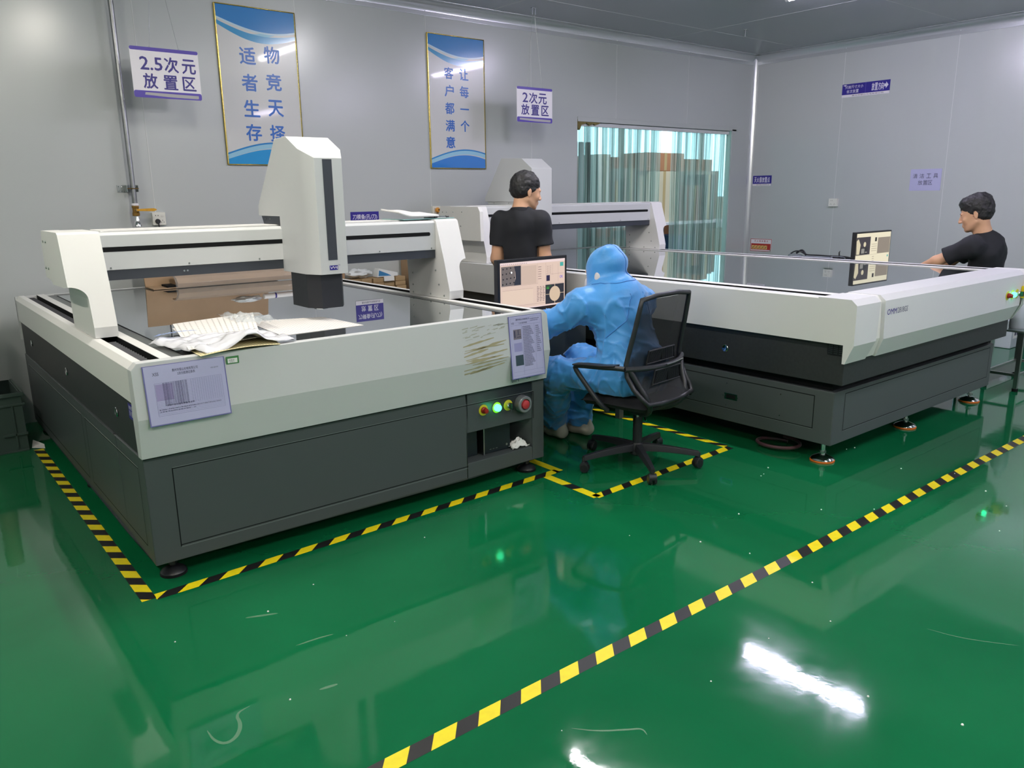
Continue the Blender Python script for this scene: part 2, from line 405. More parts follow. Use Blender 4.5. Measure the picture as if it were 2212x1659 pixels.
# strip curtain
def strip_mat():
    m = bpy.data.materials.new('pvc_strip'); m.use_nodes = True; nt = m.node_tree; N = nt.nodes; L = nt.links
    b = N['Principled BSDF']; out = N['Material Output']
    tc = N.new('ShaderNodeTexCoord'); mp = N.new('ShaderNodeMapping'); mp.inputs['Scale'].default_value = (62, 30, .22)
    L.new(tc.outputs['Object'], mp.inputs['Vector'])
    n = N.new('ShaderNodeTexNoise'); n.inputs['Scale'].default_value = 1; n.inputs['Detail'].default_value = 3; n.inputs['Roughness'].default_value = .8
    L.new(mp.outputs[0], n.inputs['Vector'])
    cr_ = N.new('ShaderNodeValToRGB'); e = cr_.color_ramp.elements
    e[0].position = .36; e[0].color = (.06, .07, .07, 1); e[1].position = .60; e[1].color = (.90, .97, .95, 1)
    x = e.new(.43); x.color = (.20, .28, .26, 1); x = e.new(.50); x.color = (.52, .72, .67, 1)
    L.new(n.outputs['Fac'], cr_.inputs[0])
    tr = N.new('ShaderNodeBsdfTransparent'); L.new(cr_.outputs[0], b.inputs['Base Color']); b.inputs['Roughness'].default_value = .12
    tint = N.new('ShaderNodeMix'); tint.data_type = 'RGBA'; tint.inputs[0].default_value = .50; tint.inputs[6].default_value = (.93, .99, .98, 1)
    L.new(cr_.outputs[0], tint.inputs[7]); L.new(tint.outputs[2], tr.inputs[0])
    trl = N.new('ShaderNodeBsdfTranslucent'); L.new(cr_.outputs[0], trl.inputs[0])
    m1 = N.new('ShaderNodeMixShader'); m1.inputs[0].default_value = .5; L.new(b.outputs[0], m1.inputs[1]); L.new(trl.outputs[0], m1.inputs[2])
    m2 = N.new('ShaderNodeMixShader')
    mr = N.new('ShaderNodeMapRange'); mr.inputs[1].default_value = .35; mr.inputs[2].default_value = .65; mr.inputs[3].default_value = .60; mr.inputs[4].default_value = .38
    L.new(n.outputs['Fac'], mr.inputs[0]); L.new(mr.outputs[0], m2.inputs[0])
    L.new(tr.outputs[0], m2.inputs[1]); L.new(m1.outputs[0], m2.inputs[2])
    L.new(m2.outputs[0], out.inputs[0])
    return m
M_PVC = strip_mat()
cur = thing('strip_curtain', (6.3, YB+.03, 0), 'pale green clear plastic strip curtain hanging in the doorway', 'strip curtain')
bx('hanging_rail', M_ALU, cur, DX0+.01, DX1-.05, YB+.015, YB+.045, DZ-.04, DZ-.005)
def strip(x0, w, ph, k):
    b = B(); NX, NZ = 10, 16; z1, z0 = DZ-.02, .03; vs = []
    for j in range(NZ+1):
        z = z1+(z0-z1)*j/NZ; q = j/NZ
        for i in range(NX+1):
            s = i/NX
            x = x0+s*w*(1-.10*q*abs(math.sin(ph*3)))+.012*math.sin(ph+q*2.5)*q
            y = YB+.03+(.012 if k % 2 else -.006)+.010*math.sin(s*6.3*(1+.4*math.sin(ph))+ph)*(.3+q)+.014*math.cos(s*2.2+ph*2)*q
            vs.append((x, y, z))
    fs = [(j*(NX+1)+i, j*(NX+1)+i+1, (j+1)*(NX+1)+i+1, (j+1)*(NX+1)+i) for j in range(NZ) for i in range(NX)]
    b.add(vs, fs); return b.build('curtain_strip', M_PVC, cur, smooth=80)
xs = [5.04+.128*i for i in range(10)]+[6.50+.13*i for i in range(8)]
for k, x in enumerate(xs):
    if x > 6.1 and x < 6.3: w = .16
    else: w = .2
    strip(x, min(w, DX1-.04-x), k*1.7, k)

# ------------------------------------------------------------------ ceiling lamps
first = None
for i, (lx, ly, lc) in enumerate(LAMPS):
    Lh = .635
    vis = {(5.47, .34): 'white tube lamp on the ceiling nearest the back right corner', (3.13, .34): 'white tube lamp on the ceiling above the seated person',
           (.82, .34): 'warm white tube lamp on the ceiling above the left measuring machine', (-1.5, .34): 'warm white tube lamp on the ceiling left of the left machine'}.get((lx, ly))
    if not vis: vis = 'tube lamp on the ceiling behind the camera, row %s, column %s from the left wall' % ('two' if ly > -4 else 'three', ['one', 'two', 'three', 'four'][[-1.5, .82, 3.13, 5.47].index(lx)])
    t = thing('ceiling_lamp', (lx, ly, H), vis, 'ceiling lamp', 'ceiling tube lamps')
    bx('lamp_housing', M_SIGNW, t, lx-.06, lx+.06, ly-Lh, ly+Lh, H-.035, H, bevel=.006)
    pr = [(lx-.032+.064*i_/10, H-.035-.034*math.sin(math.pi*i_/10)) for i_ in range(11)]
    tm = emis('lamp_tube_glow', lc, LAMP_W)
    B().prism(pr, 'y', ly-Lh+.03, ly+Lh-.03).build('lamp_tube', tm, t, smooth=60)
    for s in (-1, 1):
        B().prism([(lx-.036+.072*i_/10, H-.033-.04*math.sin(math.pi*i_/10)) for i_ in range(11)], 'y', ly+s*(Lh-.03)-.015, ly+s*(Lh-.03)+.015).build('end_cap', M_SIGNW, t, smooth=60)
for lx in (7.4, 9.8, 12.2):  # unseen fill lamps, added to brighten the cartons behind the curtain
    t = thing('corridor_fill_lamp', (lx, 4.3, 3.0), '%s added unseen fill lamp under the corridor ceiling beyond the strip curtain' % {7.4: 'left', 9.8: 'middle', 12.2: 'right'}[lx], 'ceiling lamp', 'added corridor fill lamps')
    bx('lamp_housing', M_SIGNW, t, lx-.6, lx+.6, 4.24, 4.36, 2.965, 3.0, bevel=.006)
    B().prism([(4.268+.064*i_/10, 2.965-.034*math.sin(math.pi*i_/10)) for i_ in range(11)], 'x', lx-.57, lx+.57).build('lamp_tube', emis('corridor_fill_glow', (.92, 1, 1), 60), t, smooth=60)
# sprinkler near the corner
t = thing('sprinkler_head', (6.50, 2.07, H), 'small metal sprinkler head under the ceiling near the back right corner', 'sprinkler')
B().lathe([(.03, 0), (.03, -.004), (.006, -.006), (.006, -.03)], (6.50, 2.07, H)).build('flange', M_STEEL, t)
B().lathe([(.004, -.03), (.004, -.055), (.016, -.06), (.016, -.063)], (6.50, 2.07, H)).build('deflector', M_STEEL, t)

# ------------------------------------------------------------------ posters
def poster(x0, z0, w, h, cols, label, flip):
    t = thing('wall_poster', (x0+w/2, YB, z0), label, 'poster')
    y = YB-.012
    bx('backing_board', M_POSTER, t, x0+.006, x0+w-.006, y, YB, z0+.006, z0+h-.006)
    b = B(); g = .008
    b.box(x0, x0+w, y-.004, YB, z0, z0+g); b.box(x0, x0+w, y-.004, YB, z0+h-g, z0+h); b.box(x0, x0+g, y-.004, YB, z0+g, z0+h-g); b.box(x0+w-g, x0+w, y-.004, YB, z0+g, z0+h-g)
    b.build('gold_frame', M_GOLD, t, bevel=.0015)
    O = (x0, y, z0); Rt = (1, 0, 0); U = (0, 0, 1)
    def wave(f0, f1, nm, col, lift):
        n = 40; xs = [g+(w-2*g)*i/n for i in range(n+1)]
        q = [(x, f0(x/w)) for x in xs]+[(x, f1(x/w)) for x in reversed(xs)]
        # build as strip of quads for clean faces
        q4 = [[(xs[i], f0(xs[i]/w)), (xs[i+1], f0(xs[i+1]/w)), (xs[i+1], f1(xs[i+1]/w)), (xs[i], f1(xs[i]/w))] for i in range(n)]
        return rects(q4, Rt, U, O, col, t, nm, lift)
    pc = lambda n, r, g_, b_: mat(n, rgb(r, g_, b_), .12, coat=.6)
    S = math.sin
    top = lambda s: h-g
    e1 = lambda s: h-.115-.075*S(s*3.6-.2)*(s < 2)-.02*s
    a1 = lambda s: h-.125-.045*(1-math.cos(s*3.0))-.0*s+.05*max(0, s-.55)
    a2 = lambda s: h-.115-.105*S(min(s, 1)*2.7)*.9-.02*S(s*6.3)
    wave(lambda s: h-.105-.07*(S(s*math.pi*1.25))-.02*s, lambda s: h-.12-.10*(S(s*math.pi*.95+.25))+.01, 'pale_wave', pc('wave_pale', 150, 200, 228), .0004)
    wave(lambda s: h-.11-.06*s-.05*S(s*math.pi), lambda s: h-.135-.06*s-.075*S(s*math.pi), 'mid_wave', pc('wave_mid', 78, 158, 212), .0006)
    wave(top, lambda s: h-.085-.075*S(s*math.pi*.8)-.01*s, 'blue_field', pc('wave_deep', 70, 138, 208), .0008)
    wave(lambda s: h-.085-.012-.075*S(s*math.pi*.8)-.01*s, lambda s: h-.085-.075*S(s*math.pi*.8)-.01*s, 'white_line', pc('wave_line', 200, 224, 240), .0010)
    # lower waves
    def lo(s): return .05+.085*S(s*math.pi*.78)
    wave(lambda s: lo(s)+.022, lambda s: lo(s)+.034, 'lower_edge', pc('wave_edge', 44, 130, 200), .0004)
    wave(lambda s: lo(s)-.01, lambda s: lo(s)+.022, 'lower_pale_wave', pc('wave_pale', 150, 200, 228), .0005)
    wave(lambda s: g, lambda s: lo(s)-.01-.01*s, 'lower_blue_field', pc('wave_cyan' if flip else 'wave_deep2', *((40, 150, 220) if flip else (54, 128, 214))), .0006)
    ls = []
    for cx, ys, sz, txt in cols:
        for ch, yy in zip(txt, ys):
            hh = sz*(.12 if ch == '一' else 1.0)
            ls.append((ch, cx-sz/2, yy-hh/2, sz, hh))
    chars(ls, Rt, U, O, M_LETTERB, t, bold=.038, lift=.0014)
    return t
poster(1.489, 1.687, .603, 1.106, [(.40, [.790, .600, .415, .235], .116, '物竞天择'), (.215, [.770, .585, .405, .235], .116, '适者生存')],
       'blue and white poster with a gold frame, left, partly behind the measuring head', True)
poster(3.268, 1.678, .603, 1.108, [(.375, [.800, .655, .510, .368], .094, '让每一个'), (.215, [.800, .655, .510, .366, .225], .094, '客户都满意')],
       'blue and white poster with a gold frame hanging left of the smaller hanging sign', False)

# ------------------------------------------------------------------ hanging signs
def hang(x0, x1, z0, z1, y, l1, l2, hookx, label):
    t = thing('hanging_sign', ((x0+x1)/2, y, z0), label, 'sign')
    w = x1-x0; h = z1-z0
    def rr(a0, a1, b0, b1, r=.014, n=4):
        P = []
        for cx, cy, s in ((a1-r, b1-r, 0), (a0+r, b1-r, 1), (a0+r, b0+r, 2), (a1-r, b0+r, 3)):
            for i in range(n+1):
                q = math.pi/2*(s+i/n); P.append((cx+r*math.cos(q), cy+r*math.sin(q)))
        return P
    B().prism(rr(x0, x1, z0, z1), 'y', y, y+.004).build('sign_board', M_SIGNW, t)
    O = (x0, y, z0); Rt = (1, 0, 0); U = (0, 0, 1)
    rects([[(p[0]-x0, p[1]-z0) for p in rr(x0, x1, z1-.022, z1, .010)]], Rt, U, O, M_PURPLE, t, 'top_band')
    rects([[(p[0]-x0, p[1]-z0) for p in rr(x0, x1, z0, z0+.043, .012)]], Rt, U, O, M_PURPLE, t, 'bottom_band')
    rects([[(.065 if w > .4 and x0 < 2 else .03, .018), (w*.5, .010), (w*.92, .008), (w-.02, .010), (w-.02, .028), (w*.6, .030), (.07 if x0 < 2 else .03, .033)]], Rt, U, O, mat('smear_grey', rgb(170, 168, 172), .5), t, 'grey_smear', .0009)
    chars(l1+l2, Rt, U, O, M_LETTER, t, bold=.040, lift=.0010)
    hk = (hookx, y, H)
    for sx in (.29, .72):
        px = x0+w*sx
        b = B(); b.tube([(px, y+.002, z1-.012), (hookx+(-.012 if sx < .5 else .012), y+.002, H-.05)], .0012, n=5)
        b.build('chain', M_GALV, t)
        B().tube([(px+.008*math.cos(a*.7), y+.002, z1-.004+.010*math.sin(a*.7)) for a in range(9)], .0011, n=5, closed=True).build('ring', M_STEEL, t)
    b = B(); b.box(hookx-.025, hookx+.025, y-.012, y+.012, H-.004, H); b.box(hookx-.022, hookx-.012, y-.003, y+.003, H-.055, H); b.box(hookx+.012, hookx+.022, y-.003, y+.003, H-.055, H)
    b.build('ceiling_bracket', M_STEEL, t)
    return t
hang(.806, 1.230, 2.086, 2.393, 2.60, [('2.5', .055, .170, .135, .078), ('次', .205, .163, .085, .092), ('元', .315, .163, .085, .088)],
     [('放', .065, .058, .085, .090), ('置', .190, .058, .085, .086), ('区', .310, .058, .082, .084)], 1.0, 'large hanging white and purple sign reading 2.5, between the pipe and the left poster')
hang(3.948, 4.362, 2.073, 2.368, 2.58, [('2', .065, .168, .06, .078), ('次', .14, .160, .095, .090), ('元', .25, .160, .095, .088)],
     [('放', .05, .062, .09, .088), ('置', .165, .062, .09, .086), ('区', .285, .062, .085, .084)], 4.146, 'smaller looking hanging white and purple sign reading 2, right of the right poster')

# ------------------------------------------------------------------ pipe with valve
t = thing('water_pipe', (.80, YB, 1.27), 'grey galvanised pipe with a brass valve running down the back wall', 'pipe')
PX, PY = .800, YB-.075
B().cyl((PX, PY, 1.50-.08), (PX, PY, H), .0165).build('pipe_tube', M_GALV, t)
v = B().lathe([(.020, 1.423), (.024, 1.418), (.024, 1.408), (.019, 1.405)], (PX, PY, 0)).build('white_collar', M_SIGNW, t)
v = B().lathe([(.019, 1.338), (.024, 1.340), (.024, 1.36), (.021, 1.365), (.021, 1.39), (.024, 1.394), (.024, 1.41), (.018, 1.412)], (PX, PY, 0), n=8).build('valve_body', M_BRASS, t, smooth=20)
B().cyl((PX, PY-.02, 1.378), (PX, PY-.045, 1.378), .009).build('valve_stem', M_STEEL, v)
B().prism([(PX-.006, 1.371), (PX+.02, 1.371), (PX+.105, 1.368), (PX+.122, 1.374), (PX+.126, 1.379), (PX+.122, 1.384), (PX+.105, 1.389), (PX+.02, 1.386), (PX-.006, 1.386)], 'y', PY-.047, PY-.040).build('valve_handle', M_YHAND, v, bevel=.001)
B().lathe([(.012, 1.345), (.012, 1.320), (.016, 1.312), (.016, 1.300), (.020, 1.296), (.026, 1.268), (.022, 1.266), (.014, 1.285)], (PX+.002, PY, 0), n=20).build('hose_nozzle', M_CHROME, t)
b = B(); b.box(PX-.085, PX+.04, YB-.004, YB, 1.497, 1.545); b.box(PX-.04, PX-.034, YB-.075, YB, 1.499, 1.543); b.box(PX+.032, PX+.038, YB-.075, YB, 1.499, 1.543)
br = b.build('pipe_bracket', M_STEEL, t, bevel=.001)
for x in (PX-.075, PX-.055, PX+.03):
    for z in (1.507, 1.535): B().lathe([(.0045, 0), (.0035, -.003), (.0008, -.004)], (x, YB-.004, z), n=10, ax='y').build('screw', M_CHROME, br)
B().tube([(PX-.036, PY+.0, 1.521), (PX-.02, PY-.017, 1.521), (PX, PY-.021, 1.521), (PX+.02, PY-.017, 1.521), (PX+.035, PY, 1.521)], .003, n=6, smooth=1).build('clamp_band', M_BRASS, br)

# ------------------------------------------------------------------ outlets
M_OUT = mat('outlet_white', rgb(225, 224, 218), .35)
def outlet(face, u, z, label, w=.086, h=.086, d=.034, plug=None):
    """face 'b' back wall (u=x) or 'r' right wall (u=y, running towards the viewer)."""
    if face == 'b': O = Vector((u, YB, z)); Rt = Vector((1, 0, 0)); N_ = Vector((0, -1, 0))
    else: O = Vector((XR, u, z)); Rt = Vector((0, -1, 0)); N_ = Vector((-1, 0, 0))
    U = Vector((0, 0, 1))
    t = thing('wall_outlet', O, label, 'wall outlet')
    def P(a, b_, c): return O+Rt*a+U*b_+N_*c
    def bb(a0, a1, b0, b1, c0, c1):
        m = B(); vs = [P(a, b_, c) for a in (a0, a1) for b_ in (b0, b1) for c in (c0, c1)]
        m.add(vs, [(0, 1, 3, 2), (4, 6, 7, 5), (0, 4, 5, 1), (2, 3, 7, 6), (0, 2, 6, 4), (1, 5, 7, 3)]); return m
    bb(-w/2, w/2, -h/2, h/2, 0, d-.008).build('back_box', M_OUT, t, bevel=.002)
    bb(-w/2-.001, w/2+.001, -h/2-.001, h/2+.001, d-.008, d).build('face_plate', M_OUT, t, bevel=.002)
    m = B()
    for a, b_ in ((-.022, .022), (-.006, .022)): m.add([P(a-.002, b_-.004, d+.0003), P(a+.002, b_-.004, d+.0003), P(a+.002, b_+.004, d+.0003), P(a-.002, b_+.004, d+.0003)], [(0, 1, 2, 3)])
    for cx in ((.021,) if plug else (.021, -.021)):
        for a, b_ in ((cx, -.012), (cx-.008, -.024), (cx+.008, -.024)): m.add([P(a-.0015, b_-.004, d+.0003), P(a+.0015, b_-.004, d+.0003), P(a+.0015, b_+.004, d+.0003), P(a-.0015, b_+.004, d+.0003)], [(0, 1, 2, 3)])
    m.build('socket_slots', M_BLACKM, t, smooth=0)
    bb(.012, .030, .012, .032, d, d+.002).build('rocker_switch', M_OUT, t, bevel=.0008)
    return t, P
t, P = outlet('b', .958, 1.315, 'white wall outlet with a black plug, right of the yellow valve handle', plug=1)
pl = thing('power_plug', P(-.012, -.02, .034), 'black power plug pushed into the outlet beside the pipe', 'plug')
B().cyl(P(-.012, -.018, .0345), P(-.012, -.018, .052), .018, .015).build('plug_body', M_BLACK, pl, bevel=.002)
B().tube([P(-.012, -.022, .047), P(-.010, -.05, .050), P(-.008, -.09, .045), P(-.006, -.3, .03), P(-.0, -.7, .02)], .0042, smooth=2).build('power_cord', M_BLACK, pl)
t, P = outlet('b', 3.300, 1.313, 'white wall outlet holding an orange plug, behind the clipboard', plug=1)
pl = thing('orange_plug', P(-.008, .008, .034), 'orange plug with a dark hole, in the outlet behind the clipboard', 'plug')
B().lathe([(.012, -.034-.0005), (.021, -.042), (.023, -.056), (.017, -.068), (.004, -.070)], (P(-.006, .010, 0)[0], YB, P(0, .010, 0)[2]), ax='y').build('plug_body', mat('orange_plastic', rgb(220, 150, 60), .4), pl)
B().lathe([(.0065, 0), (.0065, -.0015)], (P(-.004, .010, 0)[0], YB-.0695, P(0, .012, 0)[2]), n=12, ax='y').build('cable_hole', M_BLACKM, pl)
for a in (-.012, .0): B().cyl(P(a, -.012, .05), P(a, -.030, .048), .0022, n=6).build('cable_clip', M_BRASS, pl)
outlet('r', 1.80, 1.313, 'white wall outlet on the right wall below the long blue sign', w=.10, h=.086)

# ------------------------------------------------------------------ small wall signs
def wsign(face, u0, u1, z0, z1, label, base, texts=None, extra=None, name='wall_sign', d=.003, lm=None, bold=.02):
    if face == 'b': O = Vector((u0, YB, z0)); Rt = Vector((1, 0, 0)); N_ = Vector((0, -1, 0)); w = u1-u0
    else: O = Vector((XR, u0, z0)); Rt = Vector((0, -1, 0)); N_ = Vector((-1, 0, 0)); w = u0-u1
    U = Vector((0, 0, 1)); h = z1-z0
    t = thing(name, O, label, 'sign')
    m = B(); vs = [O+Rt*a+U*b_+N_*c for a in (0, w) for b_ in (0, h) for c in (0, d)]
    m.add(vs, [(0, 1, 3, 2), (4, 6, 7, 5), (0, 4, 5, 1), (2, 3, 7, 6), (0, 2, 6, 4), (1, 5, 7, 3)]); m.build('sign_plate', base, t, smooth=0)
    O2 = O+N_*d
    if extra: extra(t, Rt, U, O2, w, h)
    if texts: chars(texts, Rt, U, O2, lm or M_LETTERW, t, bold=bold, lift=.0012)
    return t, Rt, U, O2, w, h
CO = '惠州市银山光电有限公司'
def foot(t, Rt, U, O, w, h):
    rects([(0.0, w, 0, h*.2)], Rt, U, O, M_SIGNW, t, 'footer_strip')
    text_mesh([(CO, w*.22, h*.05, w*.66, h*.10)], Rt, U, O, M_LETTERK, t, 'footer_lettering', lift=.0012)
wsign('b', 2.466, 2.730, 1.146, 1.325, 'dark blue wall sign with white writing, just above the gantry beam of the left machine', M_BLUE,
      [('刀模备(孔/刀)', .018, .112, .228, .046), ('放', .05, .048, .042, .046), ('置', .112, .048, .042, .046), ('区', .174, .048, .040, .046)], foot)
def long_extra(t, Rt, U, O, w, h):
    foot(t, Rt, U, O, w, h)
    rects([(w*.497, w*.503, h*.2, h)], Rt, U, O, mat('sign_joint', rgb(110, 105, 190), .4), t, 'joint_line')
    rects([[(.008, h-.012), (.05, h-.006), (.035, h-.022)]], Rt, U, O, M_SIGNW, t, 'peeled_corner', .0012)
    a = w*.885; c = h*.63
    rects([[(a, c-.014), (a+.018, c-.014), (a+.018, c-.034), (a+.045, c), (a+.018, c+.034), (a+.018, c+.014), (a, c+.014)]], Rt, U, O, M_LETTERW, t, 'arrow', .0012)
wsign('r', 1.812, 1.280, 2.440, 2.578, 'long dark blue sign with an arrow, high on the right wall', M_BLUE,
      [('只', .035, .088, .030, .032), ('按', .07, .088, .030, .032), ('尺', .105, .088, .030, .032), ('寸', .14, .088, .030, .032), ('大', .175, .088, .030, .032), ('小', .21, .088, .030, .032),
       ('依', .055, .042, .030, .034), ('次', .09, .042, .030, .034), ('放', .125, .042, .030, .034), ('置', .16, .042, .030, .034),
       ('放', .335, .045, .030, .075), ('置', .370, .045, .030, .075), ('方', .405, .045, .030, .075), ('向', .438, .045, .028, .075)], long_extra)
wsign('r', 2.893, 2.632, 1.512, 1.633, 'small dark blue sign on the right wall beside the corner trim', M_BLUE,
      [(c_, .022+.037*i_, .040, .032, .062) for i_, c_ in enumerate('灭火器放置点')], foot)
def red_extra(t, Rt, U, O, w, h):
    M_RED = mat('sign_red', rgb(176, 50, 44), .4); M_YEL = mat('sign_yellow', rgb(226, 196, 120), .4)
    rects([(0, w, 0, .006), (0, w, h-.006, h), (0, .006, 0, h), (w-.006, w, 0, h), (.012, w-.012, .018, h*.62)], Rt, U, O, M_RED, t, 'red_panel')
    rects([(.022+.045*i_, .060+.045*i_, .026, .070) for i_ in range(5)], Rt, U, O, M_YEL, t, 'pictogram_field', .0008)
    rects([[(.030+.045*i_, .030), (.044+.045*i_, .034), (.052+.045*i_, .062), (.040+.045*i_, .058)] for i_ in range(5)], Rt, U, O, mat('pictogram_brown', rgb(120, 80, 50), .5), t, 'pictogram', .0012)
    rects([[(w-.035, 0), (w, 0), (w, .035)]], Rt, U, O, mat('curl_grey', rgb(160, 150, 150), .5), t, 'curled_corner', .0016)
wsign('r', 2.874, 2.574, .722, .872, 'red and white notice with yellow pictograms low on the right wall', M_SIGNW,
      [(c_, .055+.034*i_, .112, .026, .022) for i_, c_ in enumerate('灭火器放置点')], red_extra, name='wall_notice', lm=mat('letter_red', rgb(170, 70, 80), .5))
wsign('r', .970, .656, 1.434, 1.652, 'lilac paper sign in a plastic sleeve on the right wall, above the man in black', M_PAPER,
      [('清', .028, .125, .046, .046), ('洁', .095, .125, .046, .046), ('工', .165, .125, .046, .046), ('具', .235, .125, .046, .046), ('放', .085, .058, .046, .046), ('置', .138, .058, .044, .046), ('区', .188, .058, .042, .046)],
      None, name='paper_sign', lm=M_LETTERK, bold=.0)
# ================================================================== MEASURING MACHINE, LEFT
X1, D1 = 1.989, 2.72
m1 = thing('measuring_machine', (.995, 1.36, 0), 'large white and dark grey measuring machine on the left, with papers on its glass', 'measuring machine')
def screws(pts, nv, parent, r=.005, m=None, name='screw'):
    nv = Vector(nv)
    for p in pts:
        p = Vector(p); B().cyl(p-nv*.001, p+nv*.0035, r, r*.75, n=10).build(name, m or M_CHROME, parent)
# frame with the open bay
b = B()
b.box(0, X1, .42, D1, .0727, .511)
b.box(0, 1.484, 0, .42, .0727, .511)
b.box(1.908, X1, 0, .42, .0727, .511)
b.box(1.484, 1.908, 0, .42, .306, .511)
b.box(1.484, 1.908, 0, .42, .0727, .150)
fr = b.build('base_frame', M_DGREY, m1, bevel=.006)
def groove(parent, pts, Rt, U, O, w=.004, m=None, name='panel_gap'):
    L_ = []
    for (a, b_), (c, d) in zip(pts[:-1], pts[1:]):
        if abs(a-c) < 1e-6: L_.append((a-w/2, a+w/2, min(b_, d)-w/2, max(b_, d)+w/2))
        else: L_.append((min(a, c)-w/2, max(a, c)+w/2, b_-w/2, b_+w/2))
    return rects(L_, Rt, U, O, m or M_BLACKM, parent, name, .0006)
groove(fr, [(1.484, .135), (.100, .130), (.100, .130)][:2], (1, 0, 0), (0, 0, 1), (0, 0, 0))
groove(fr, [(.100, .130), (.100, .450), (1.914, .450), (1.914, .306)], (1, 0, 0), (0, 0, 1), (0, 0, 0))
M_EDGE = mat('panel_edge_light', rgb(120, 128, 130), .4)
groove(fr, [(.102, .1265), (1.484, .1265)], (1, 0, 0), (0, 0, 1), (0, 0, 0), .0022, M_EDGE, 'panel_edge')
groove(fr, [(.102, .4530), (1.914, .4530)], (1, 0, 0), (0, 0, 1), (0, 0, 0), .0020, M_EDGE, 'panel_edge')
for y0, y1 in ((.09, 1.02), (1.10, 2.62)):
    groove(fr, [(-y1, .13), (-y1, .45), (-y0, .45), (-y0, .13), (-y1, .13)], (0, -1, 0), (0, 0, 1), (0, 0, 0), .004, M_EDGE if 0 else M_BLACKM)
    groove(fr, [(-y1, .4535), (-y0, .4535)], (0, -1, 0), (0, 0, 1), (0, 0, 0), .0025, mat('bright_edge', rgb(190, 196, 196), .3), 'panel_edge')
screws([(X1, .3, .43), (X1, .9, .43), (X1, .05, .47)], (1, 0, 0), fr, .008)
# computer in the bay
pc = thing('computer_tower', (1.72, .20, .15), 'black computer tower standing in the open bay of the left machine', 'computer')
bx('tower_case', mat('pc_black', rgb(18, 30, 34), .35), pc, 1.625, 1.80, .055, .40, .152, .300, bevel=.003)
bx('edge_plate', M_STEEL, pc, 1.618, 1.624, .045, .39, .152, .302)
for i in range(3): bx('front_slot', M_STEEL, pc, 1.662+.02*i, 1.674+.02*i, .053, .0552, .170, .173)
B().lathe([(.006, 0), (.006, -.002)], (1.775, .054, .178), n=14, ax='y').build('power_button', M_STEEL, pc)
pc2 = thing('computer_tower', (1.55, .22, .15), 'dark computer tower at the left end of the open bay', 'computer')
bx('tower_case', mat('pc_black', rgb(18, 30, 34), .35), pc2, 1.495, 1.600, .075, .40, .152, .295, bevel=.003)
B().tube([(1.50, .07, .29), (1.53, .05, .302), (1.57, .05, .296), (1.60, .06, .30)], .003, n=6, smooth=2).build('cable', M_GALV, pc2)
# crumpled white sheet in the bay
def crumple(name, cx, cy, z, sx, sy, sz, m, seed, label, cat='paper', n=12):
    random.seed(seed); vs = []; fs = []
    for j in range(n+1):
        for i in range(n+1):
            u = i/n-.5; v = j/n-.5
            h = max(0, (1-3.2*(u*u+v*v)))*sz*(.55+.45*mnoise.noise(Vector((u*6, v*6, seed))))
            h += abs(mnoise.noise(Vector((u*9+3, v*9, seed*2))))*sz*.35
            vs.append((cx+u*sx*(1+.2*mnoise.noise(Vector((v*3, seed, 0)))), cy+v*sy*(1+.2*mnoise.noise(Vector((u*3, 0, seed)))), z+.0008+max(0, h)))
    for j in range(n):
        for i in range(n): fs.append((j*(n+1)+i, j*(n+1)+i+1, (j+1)*(n+1)+i+1, (j+1)*(n+1)+i))
    o = B().add(vs, fs).build(name, m, None, smooth=25)
    sm = o.modifiers.new('s', 'SOLIDIFY'); sm.thickness = .0012; sm.offset = 1
    return tag(o, label, cat)
crumple('crumpled_sheet', 1.845, .05, .151, .11, .07, .06, M_PAPERW, 3, 'crumpled white tissue sheet lying in the open bay of the left machine')
# feet
def lfoot(x, y, z1, parent, dark, r=.045):
    f = B().lathe([(r*.98, .006), (r, .012), (r*.9, .02), (r*.42, .034), (r*.34, .036), (.012, .037), (.012, z1)], (x, y, 0), n=32).build('levelling_foot', M_BLACK if dark else M_CHROME, parent)
    B().cyl((x, y, .045), (x, y, .058), .018, n=6).build('hex_nut', M_BLACK if dark else M_STEEL, f, smooth=0)
    B().lathe([(r*.96, 0), (r*1.03, .001), (r*1.03, .007), (r*.96, .008)], (x, y, 0), n=32).build('rubber_ring', M_BLACKM if dark else M_ORANGE, f)
    return f
for x in (.075, X1-.075):
    for y in (.06, 1.36, D1-.07): lfoot(x, y, .0727, m1, True, .05)
# granite base under the white skirt
bx('granite_base', M_GRANITE, m1, .004, X1-.004, .03, D1-.02, .511, .80, bevel=.003)
for y in (.334, 1.332, 2.36):
    rg = B().lathe([(.010, 0), (.018, 0), (.020, -.004), (.018, -.006), (.011, -.005)], (.004, y, .623), ax='x', n=20).build('threaded_hole', M_CHROME, m1)
bl = bx('asset_sticker', M_BLUE, m1, .0025, .004, .031, .130, .642, .702)
text_mesh([('测', .010, .012, .022, .022), ('量', .040, .012, .022, .022), ('精密', .012, .038, .045, .016)], (0, -1, 0), (0, 0, 1), (.0025, .130, .642), M_LETTERW, bl)
# white skirts
ch = .022
def skirt(x0, x1, parent):
    left = x1 > x0
    s = 1 if left else -1
    return [(x0, .7206), (x0, .850), (x0+s*ch, .872), (x0+s*.050, .872), (x0+s*.050, .84), (x0+s*.020, .84), (x0+s*.020, .7206)]
for x0, s in ((-.006, 1), (X1+.006, -1)):
    P_ = [(x0, .7206), (x0, .850), (x0+s*ch, .872), (x0+s*.052, .872), (x0+s*.052, .80), (x0+s*.010, .80), (x0+s*.010, .7206)]
    B().prism(P_, 'y', .012, D1).build('side_skirt', M_WHITE, m1, bevel=.0015)
